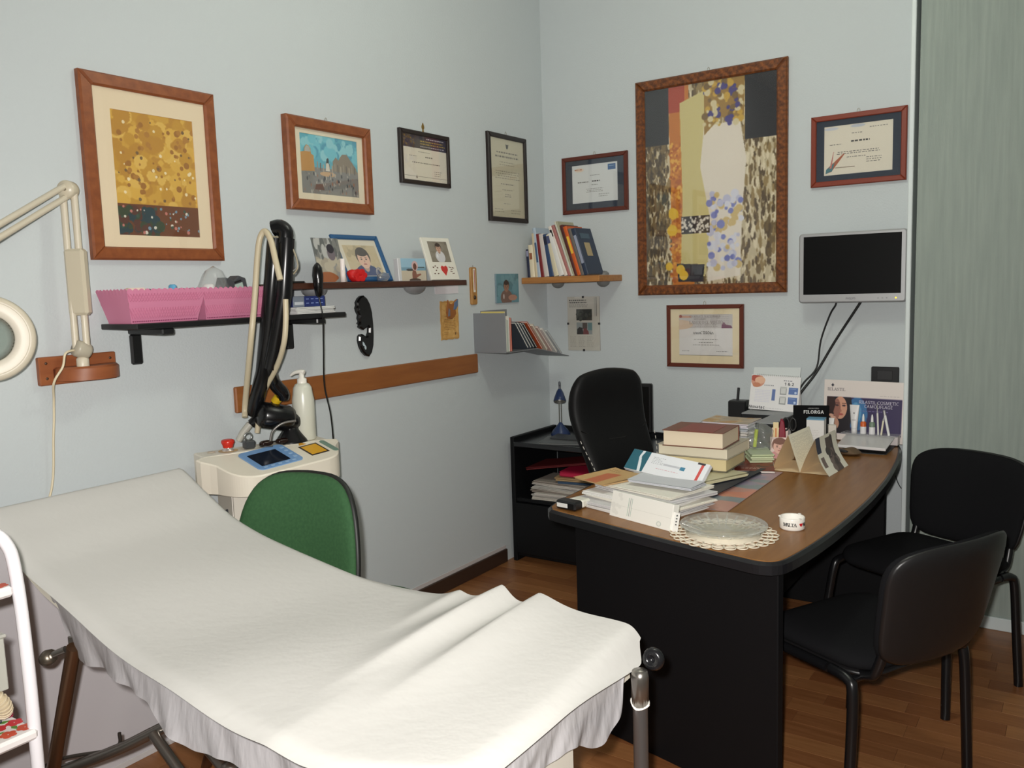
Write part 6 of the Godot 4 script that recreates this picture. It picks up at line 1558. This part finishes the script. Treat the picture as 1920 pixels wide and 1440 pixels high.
# a box with chamfered edges
func bx(st: SurfaceTool, c: Vector3, s: Vector3, r := 0.0, b := Basis()) -> SurfaceTool:
	var h := s / 2
	r = minf(r, minf(h.x, minf(h.y, h.z)) * 0.9)
	var f := func(i: int, v: Vector3) -> Vector3:
		var q := v * (h - Vector3(r, r, r))
		if i >= 0: q[i] = v[i] * h[i]
		return c + b * q
	for i in 3:
		var j := (i + 1) % 3
		var k := (i + 2) % 3
		for s1 in [-1.0, 1.0]:
			var pts := []
			for q in [[-1, -1], [1, -1], [1, 1], [-1, 1]]:
				var v := Vector3.ZERO
				v[i] = s1
				v[j] = q[0]
				v[k] = q[1]
				pts.append(f.call(i, v))
			face(st, pts, c)
			if r > 0:
				for s2 in [-1.0, 1.0]:
					var e := []
					for q in [[i, -1.0], [i, 1.0], [j, 1.0], [j, -1.0]]:
						var v := Vector3.ZERO
						v[i] = s1
						v[j] = s2
						v[k] = q[1]
						e.append(f.call(q[0], v))
					face(st, e, c)
	if r > 0:
		for sx in [-1.0, 1.0]:
			for sy in [-1.0, 1.0]:
				for sz in [-1.0, 1.0]:
					var v := Vector3(sx, sy, sz)
					face(st, [f.call(0, v), f.call(1, v), f.call(2, v)], c)
	return st

func box(c: Vector3, s: Vector3, r := 0.0, b := Basis()) -> SurfaceTool:
	return bx(S(), c, s, r, b)

# a box given by two corners
func slab(a: Vector3, z: Vector3, r := 0.0) -> SurfaceTool:
	return bx(S(), (a + z) / 2, (z - a).abs(), r)

func tube(st: SurfaceTool, path: Array, rad, segs := 10, caps := true) -> SurfaceTool:
	st.set_smooth_group(0)
	var rings := []
	var n := Vector3.ZERO
	for i in path.size():
		var t: Vector3 = (path[mini(i + 1, path.size() - 1)] - path[maxi(i - 1, 0)]).normalized()
		if i == 0: n = t.cross(Vector3.UP if absf(t.y) < 0.9 else Vector3.RIGHT).normalized()
		else: n = (n - t * n.dot(t)).normalized()
		var bb := t.cross(n)
		var r: float = rad[i] if rad is Array else rad
		var ring := []
		for k in segs:
			var a := TAU * k / segs
			ring.append(path[i] + (n * cos(a) + bb * sin(a)) * r)
		rings.append(ring)
	for i in path.size() - 1:
		for k in segs:
			var k2 := (k + 1) % segs
			tri(st, rings[i][k], rings[i][k2], rings[i + 1][k2])
			tri(st, rings[i][k], rings[i + 1][k2], rings[i + 1][k])
	if caps:
		face(st, rings[0], path[1])
		face(st, rings[-1], path[-2])
	return st

# smooth curve through points
func cat(p: Array, n := 6, closed := false) -> Array:
	var out := []
	var m := p.size()
	for i in (m if closed else m - 1):
		var a: Vector3 = p[(i - 1 + m) % m] if closed else p[maxi(i - 1, 0)]
		var b: Vector3 = p[i]
		var c: Vector3 = p[(i + 1) % m]
		var d: Vector3 = p[(i + 2) % m] if closed else p[mini(i + 2, m - 1)]
		for k in n: out.append(b.cubic_interpolate(c, a, d, float(k) / n))
	out.append(p[0] if closed else p[-1])
	return out

func wire(path: Array, r: float, n := 6, segs := 8) -> SurfaceTool:
	return tube(S(), cat(path, n), r, segs)

func rod(a: Vector3, b: Vector3, r, segs := 12) -> SurfaceTool:
	return tube(S(), [a, b], r, segs)

func lathe(st: SurfaceTool, prof: Array, segs := 24, x := Transform3D()) -> SurfaceTool:
	st.set_smooth_group(0)
	for i in prof.size() - 1:
		for k in segs:
			var q := []
			for e in [[i, k], [i, k + 1], [i + 1, k + 1], [i + 1, k]]:
				var a: float = TAU * (e[1] % segs) / segs
				var p: Vector2 = prof[e[0]]
				q.append(x * Vector3(p.x * sin(a), p.y, p.x * cos(a)))
			if prof[i].x > 1e-6: tri(st, q[0], q[1], q[2])
			if prof[i + 1].x > 1e-6: tri(st, q[0], q[2], q[3])
	return st

func V2(a: Array) -> PackedVector2Array:
	var o := PackedVector2Array()
	for i in range(0, a.size(), 2): o.append(Vector2(a[i], a[i + 1]))
	return o

func rrect(w: float, h: float, r: float, n := 5) -> PackedVector2Array:
	var o := PackedVector2Array()
	for c in [[1, -1, -PI / 2], [1, 1, 0.0], [-1, 1, PI / 2], [-1, -1, PI]]:
		for k in n + 1:
			var a: float = c[2] + PI / 2 * k / n
			o.append(Vector2(c[0] * (w / 2 - r) + r * cos(a), c[1] * (h / 2 - r) + r * sin(a)))
	return o

# the same closed outline with rounder corners
func round2(p: PackedVector2Array, n := 3) -> PackedVector2Array:
	var o := PackedVector2Array()
	var m := p.size()
	for i in m:
		for k in n: o.append(p[i].cubic_interpolate(p[(i + 1) % m], p[(i - 1 + m) % m], p[(i + 2) % m], float(k) / n))
	return o

func inset(p: PackedVector2Array, d: float) -> PackedVector2Array:
	var o := PackedVector2Array()
	var m := p.size()
	for i in m:
		var e1 := (p[i] - p[(i - 1 + m) % m]).normalized()
		var e2 := (p[(i + 1) % m] - p[i]).normalized()
		var n := (Vector2(-e1.y, e1.x) + Vector2(-e2.y, e2.x))
		n = n.normalized()
		var k := n.dot(Vector2(-e1.y, e1.x))
		o.append(p[i] + n * d / maxf(k, 0.35))
	return o

# outline in the local XY plane drawn out along local Z, front edge chamfered
func prism(st: SurfaceTool, pts: PackedVector2Array, depth: float, bevel := 0.0, x := Transform3D(), smooth := false) -> SurfaceTool:
	if Geometry2D.is_polygon_clockwise(pts): pts.reverse()
	var top := inset(pts, bevel) if bevel > 0 else pts
	var ids := Geometry2D.triangulate_polygon(top)
	st.set_smooth_group(-1)
	for i in range(0, ids.size(), 3):
		var a := top[ids[i]]
		var b := top[ids[i + 1]]
		var c := top[ids[i + 2]]
		if (b - a).cross(c - a) < 0:
			var t := b
			b = c
			c = t
		tri(st, x * Vector3(a.x, a.y, depth), x * Vector3(b.x, b.y, depth), x * Vector3(c.x, c.y, depth))
		var a2 := pts[ids[i]]
		var b2 := pts[ids[i + 1]]
		var c2 := pts[ids[i + 2]]
		if (b2 - a2).cross(c2 - a2) < 0:
			var t2 := b2
			b2 = c2
			c2 = t2
		tri(st, x * Vector3(a2.x, a2.y, 0), x * Vector3(c2.x, c2.y, 0), x * Vector3(b2.x, b2.y, 0))
	st.set_smooth_group(1 if smooth else -1)
	var m := pts.size()
	for i in m:
		var j := (i + 1) % m
		var lv := [[pts, 0.0], [pts, depth - bevel]]
		if bevel > 0: lv.append([top, depth])
		for k in lv.size() - 1:
			st.set_smooth_group((k + 1) if smooth else -1)
			var p0: Vector3 = x * Vector3(lv[k][0][i].x, lv[k][0][i].y, lv[k][1])
			var p1: Vector3 = x * Vector3(lv[k][0][j].x, lv[k][0][j].y, lv[k][1])
			var p2: Vector3 = x * Vector3(lv[k + 1][0][j].x, lv[k + 1][0][j].y, lv[k + 1][1])
			var p3: Vector3 = x * Vector3(lv[k + 1][0][i].x, lv[k + 1][0][i].y, lv[k + 1][1])
			tri(st, p0, p1, p2)
			tri(st, p0, p2, p3)
	return st

# stuffed pad: an outline in XY, domed to both sides, bent by a callable
func pad(outline: PackedVector2Array, t: float, bend: Callable, pw := 3.0, rings := 7) -> SurfaceTool:
	var st := S()
	st.set_smooth_group(0)
	if Geometry2D.is_polygon_clockwise(outline): outline.reverse()
	var m := outline.size()
	for side in [1.0, -1.0]:
		var f := func(k: int, i: int) -> Vector3:
			var r: float = 1.0 - pow(1.0 - float(k) / rings, 1.8)
			var q := outline[i % m] * r
			return bend.call(Vector3(q.x, q.y, side * t / 2 * pow(maxf(0.0, 1.0 - pow(r, pw)), 0.5)))
		for k in rings:
			for i in m:
				var a: Vector3 = f.call(k, i)
				var b: Vector3 = f.call(k + 1, i)
				var c: Vector3 = f.call(k + 1, i + 1)
				var d: Vector3 = f.call(k, i + 1)
				if side > 0:
					tri(st, a, b, c)
					if k > 0: tri(st, a, c, d)
				else:
					tri(st, a, c, b)
					if k > 0: tri(st, a, d, c)
	return st

# a curved sheet; f maps (u, v) in 0..1 to a point; u runs right, v runs up as seen from its front
func sheet(nu: int, nv: int, f: Callable) -> SurfaceTool:
	var st := S()
	st.set_smooth_group(0)
	var g := []
	for i in nu + 1:
		var row := []
		for j in nv + 1: row.append(f.call(float(i) / nu, float(j) / nv))
		g.append(row)
	for i in nu:
		for j in nv:
			for q in [[0, 0], [1, 1], [1, 0], [0, 0], [0, 1], [1, 1]]:
				st.set_uv(Vector2(float(i + q[0]) / nu, 1.0 - float(j + q[1]) / nv))
				st.add_vertex(g[i + q[0]][j + q[1]])
	return st

# flat printed rectangle facing local +Z, its middle at c
func card(w: float, h: float, c := Vector3.ZERO, b := Basis()) -> SurfaceTool:
	return sheet(1, 1, func(u: float, v: float) -> Vector3: return c + b * Vector3((u - 0.5) * w, (v - 0.5) * h, 0))

func lettering(txt: String, height: float, at: Vector3, m: Material, parent: Node, b := Basis(), bold := false, font_name := "Droid Sans", spread := 1.0) -> MeshInstance3D:
	var t := TextMesh.new()
	var f := SystemFont.new()
	f.font_names = PackedStringArray([font_name])
	if bold: f.font_weight = 700
	t.font = f
	t.text = txt
	t.font_size = 32
	t.pixel_size = height / 32.0 * 1.35
	t.depth = 0.0006
	var o := MeshInstance3D.new()
	o.name = "lettering"
	o.mesh = t
	o.material_override = m
	parent.add_child(o, true)
	o.transform = Transform3D(b.scaled_local(Vector3(spread, 1, 1)), at)
	return o

# ---------------------------------------------------------------- prints
func paper(w: int, h: int, c: Color) -> Image:
	var im := Image.create(w, h, false, Image.FORMAT_RGB8)
	im.fill(c)
	return im

func pr(im: Image, x: float, y: float, w: float, h: float, c: Color) -> void:
	im.fill_rect(Rect2i(int(x), int(y), maxi(1, int(w)), maxi(1, int(h))), c)

func pe(im: Image, cx: float, cy: float, rx: float, ry: float, c: Color) -> void:
	for y in range(maxi(0, int(cy - ry)), mini(im.get_height(), int(cy + ry) + 1)):
		var q := (y - cy) / ry
		if absf(q) <= 1.0:
			var hw := rx * sqrt(1 - q * q)
			pr(im, maxf(0, cx - hw), y, minf(hw * 2, im.get_width()), 1, c)

func pp(im: Image, pts: Array, c: Color) -> void:
	var lo := 1e9
	var hi := -1e9
	for i in range(1, pts.size(), 2):
		lo = minf(lo, pts[i])
		hi = maxf(hi, pts[i])
	var n := pts.size() / 2
	for y in range(maxi(0, int(lo)), mini(im.get_height(), int(hi) + 1)):
		var xs := []
		for i in n:
			var j := (i + 1) % n
			var y0: float = pts[2 * i + 1]
			var y1: float = pts[2 * j + 1]
			if (y0 <= y) != (y1 <= y): xs.append(pts[2 * i] + (y - y0) / (y1 - y0) * (pts[2 * j] - pts[2 * i]))
		xs.sort()
		for i in range(0, xs.size() - 1, 2): pr(im, xs[i], y, xs[i + 1] - xs[i], 1, c)

# rows of small type, too fine to read
func ptype(im: Image, x: float, y: float, w: float, rows: int, step: float, c: Color, seed_: int, centred := false, hgt := 2.0) -> void:
	var r := RandomNumberGenerator.new()
	r.seed = seed_
	for k in rows:
		var ww := w * r.randf_range(0.7, 1.0)
		var q := x + (w - ww) / 2 if centred else x
		var e := q + ww
		while q < e:
			var l := r.randf_range(4, 12)
			pr(im, q, y + k * step, minf(l, e - q), hgt, c)
			q += l + 3

func soft(im: Image, k := 3) -> Image:
	var w := im.get_width()
	var h := im.get_height()
	im.resize(maxi(2, w / k), maxi(2, h / k), Image.INTERPOLATE_BILINEAR)
	im.resize(w, h, Image.INTERPOLATE_CUBIC)
	return im

func speckle(im: Image, x0: int, y0: int, w: int, h: int, cols: Array, n: int, r0: float, r1: float, seed_: int, sy := 1.0) -> void:
	var r := RandomNumberGenerator.new()
	r.seed = seed_
	for k in n:
		var q := r.randf_range(r0, r1)
		pe(im, r.randf_range(x0, x0 + w), r.randf_range(y0, y0 + h), q, q * sy, cols[r.randi() % cols.size()])

# a head-and-shoulders snapshot
func snapshot(w: int, h: int, back: Color, skin: Color, hair: Color, shirt: Color, cx := 0.5, cy := 0.45, s := 0.22, kx := 1.0) -> Image:
	var im := paper(w, h, back)
	speckle(im, 0, 0, w, h, [back.lightened(0.08), back.darkened(0.1), back.lightened(0.04)], 30, w * 0.05, w * 0.16, w + h)
	im = soft(im, 5)
	var x := cx * w
	var y := cy * h
	var r := s * h
	pe(im, x, y + r * 2.2, r * 1.9 * kx, r * 1.5, shirt)
	pe(im, x - r * .9, y + r * 2.0, r * .25, r * .5, shirt.lightened(0.5))
	pe(im, x, y + r * 0.9, r * .4, r * .6, skin.darkened(0.15))
	pe(im, x, y - r * .15, r * .95, r * 1.05, hair)
	pe(im, x, y + r * .15, r * .8, r * .98, skin)
	pe(im, x, y - r * .65, r * .82, r * .45, hair)
	for q in [-1.0, 1.0]:
		pe(im, x + q * r * .32, y + r * .12, r * .12, r * .07, hair.darkened(0.3))
		pr(im, x + q * r * .32 - r * .15, y - r * .06, r * .3, r * .06, hair)
	pe(im, x, y + r * .36, r * .1, r * .12, skin.darkened(0.18))
	pe(im, x, y + r * .66, r * .25, r * .07, rgb(170, 90, 85))
	return soft(im, 2)
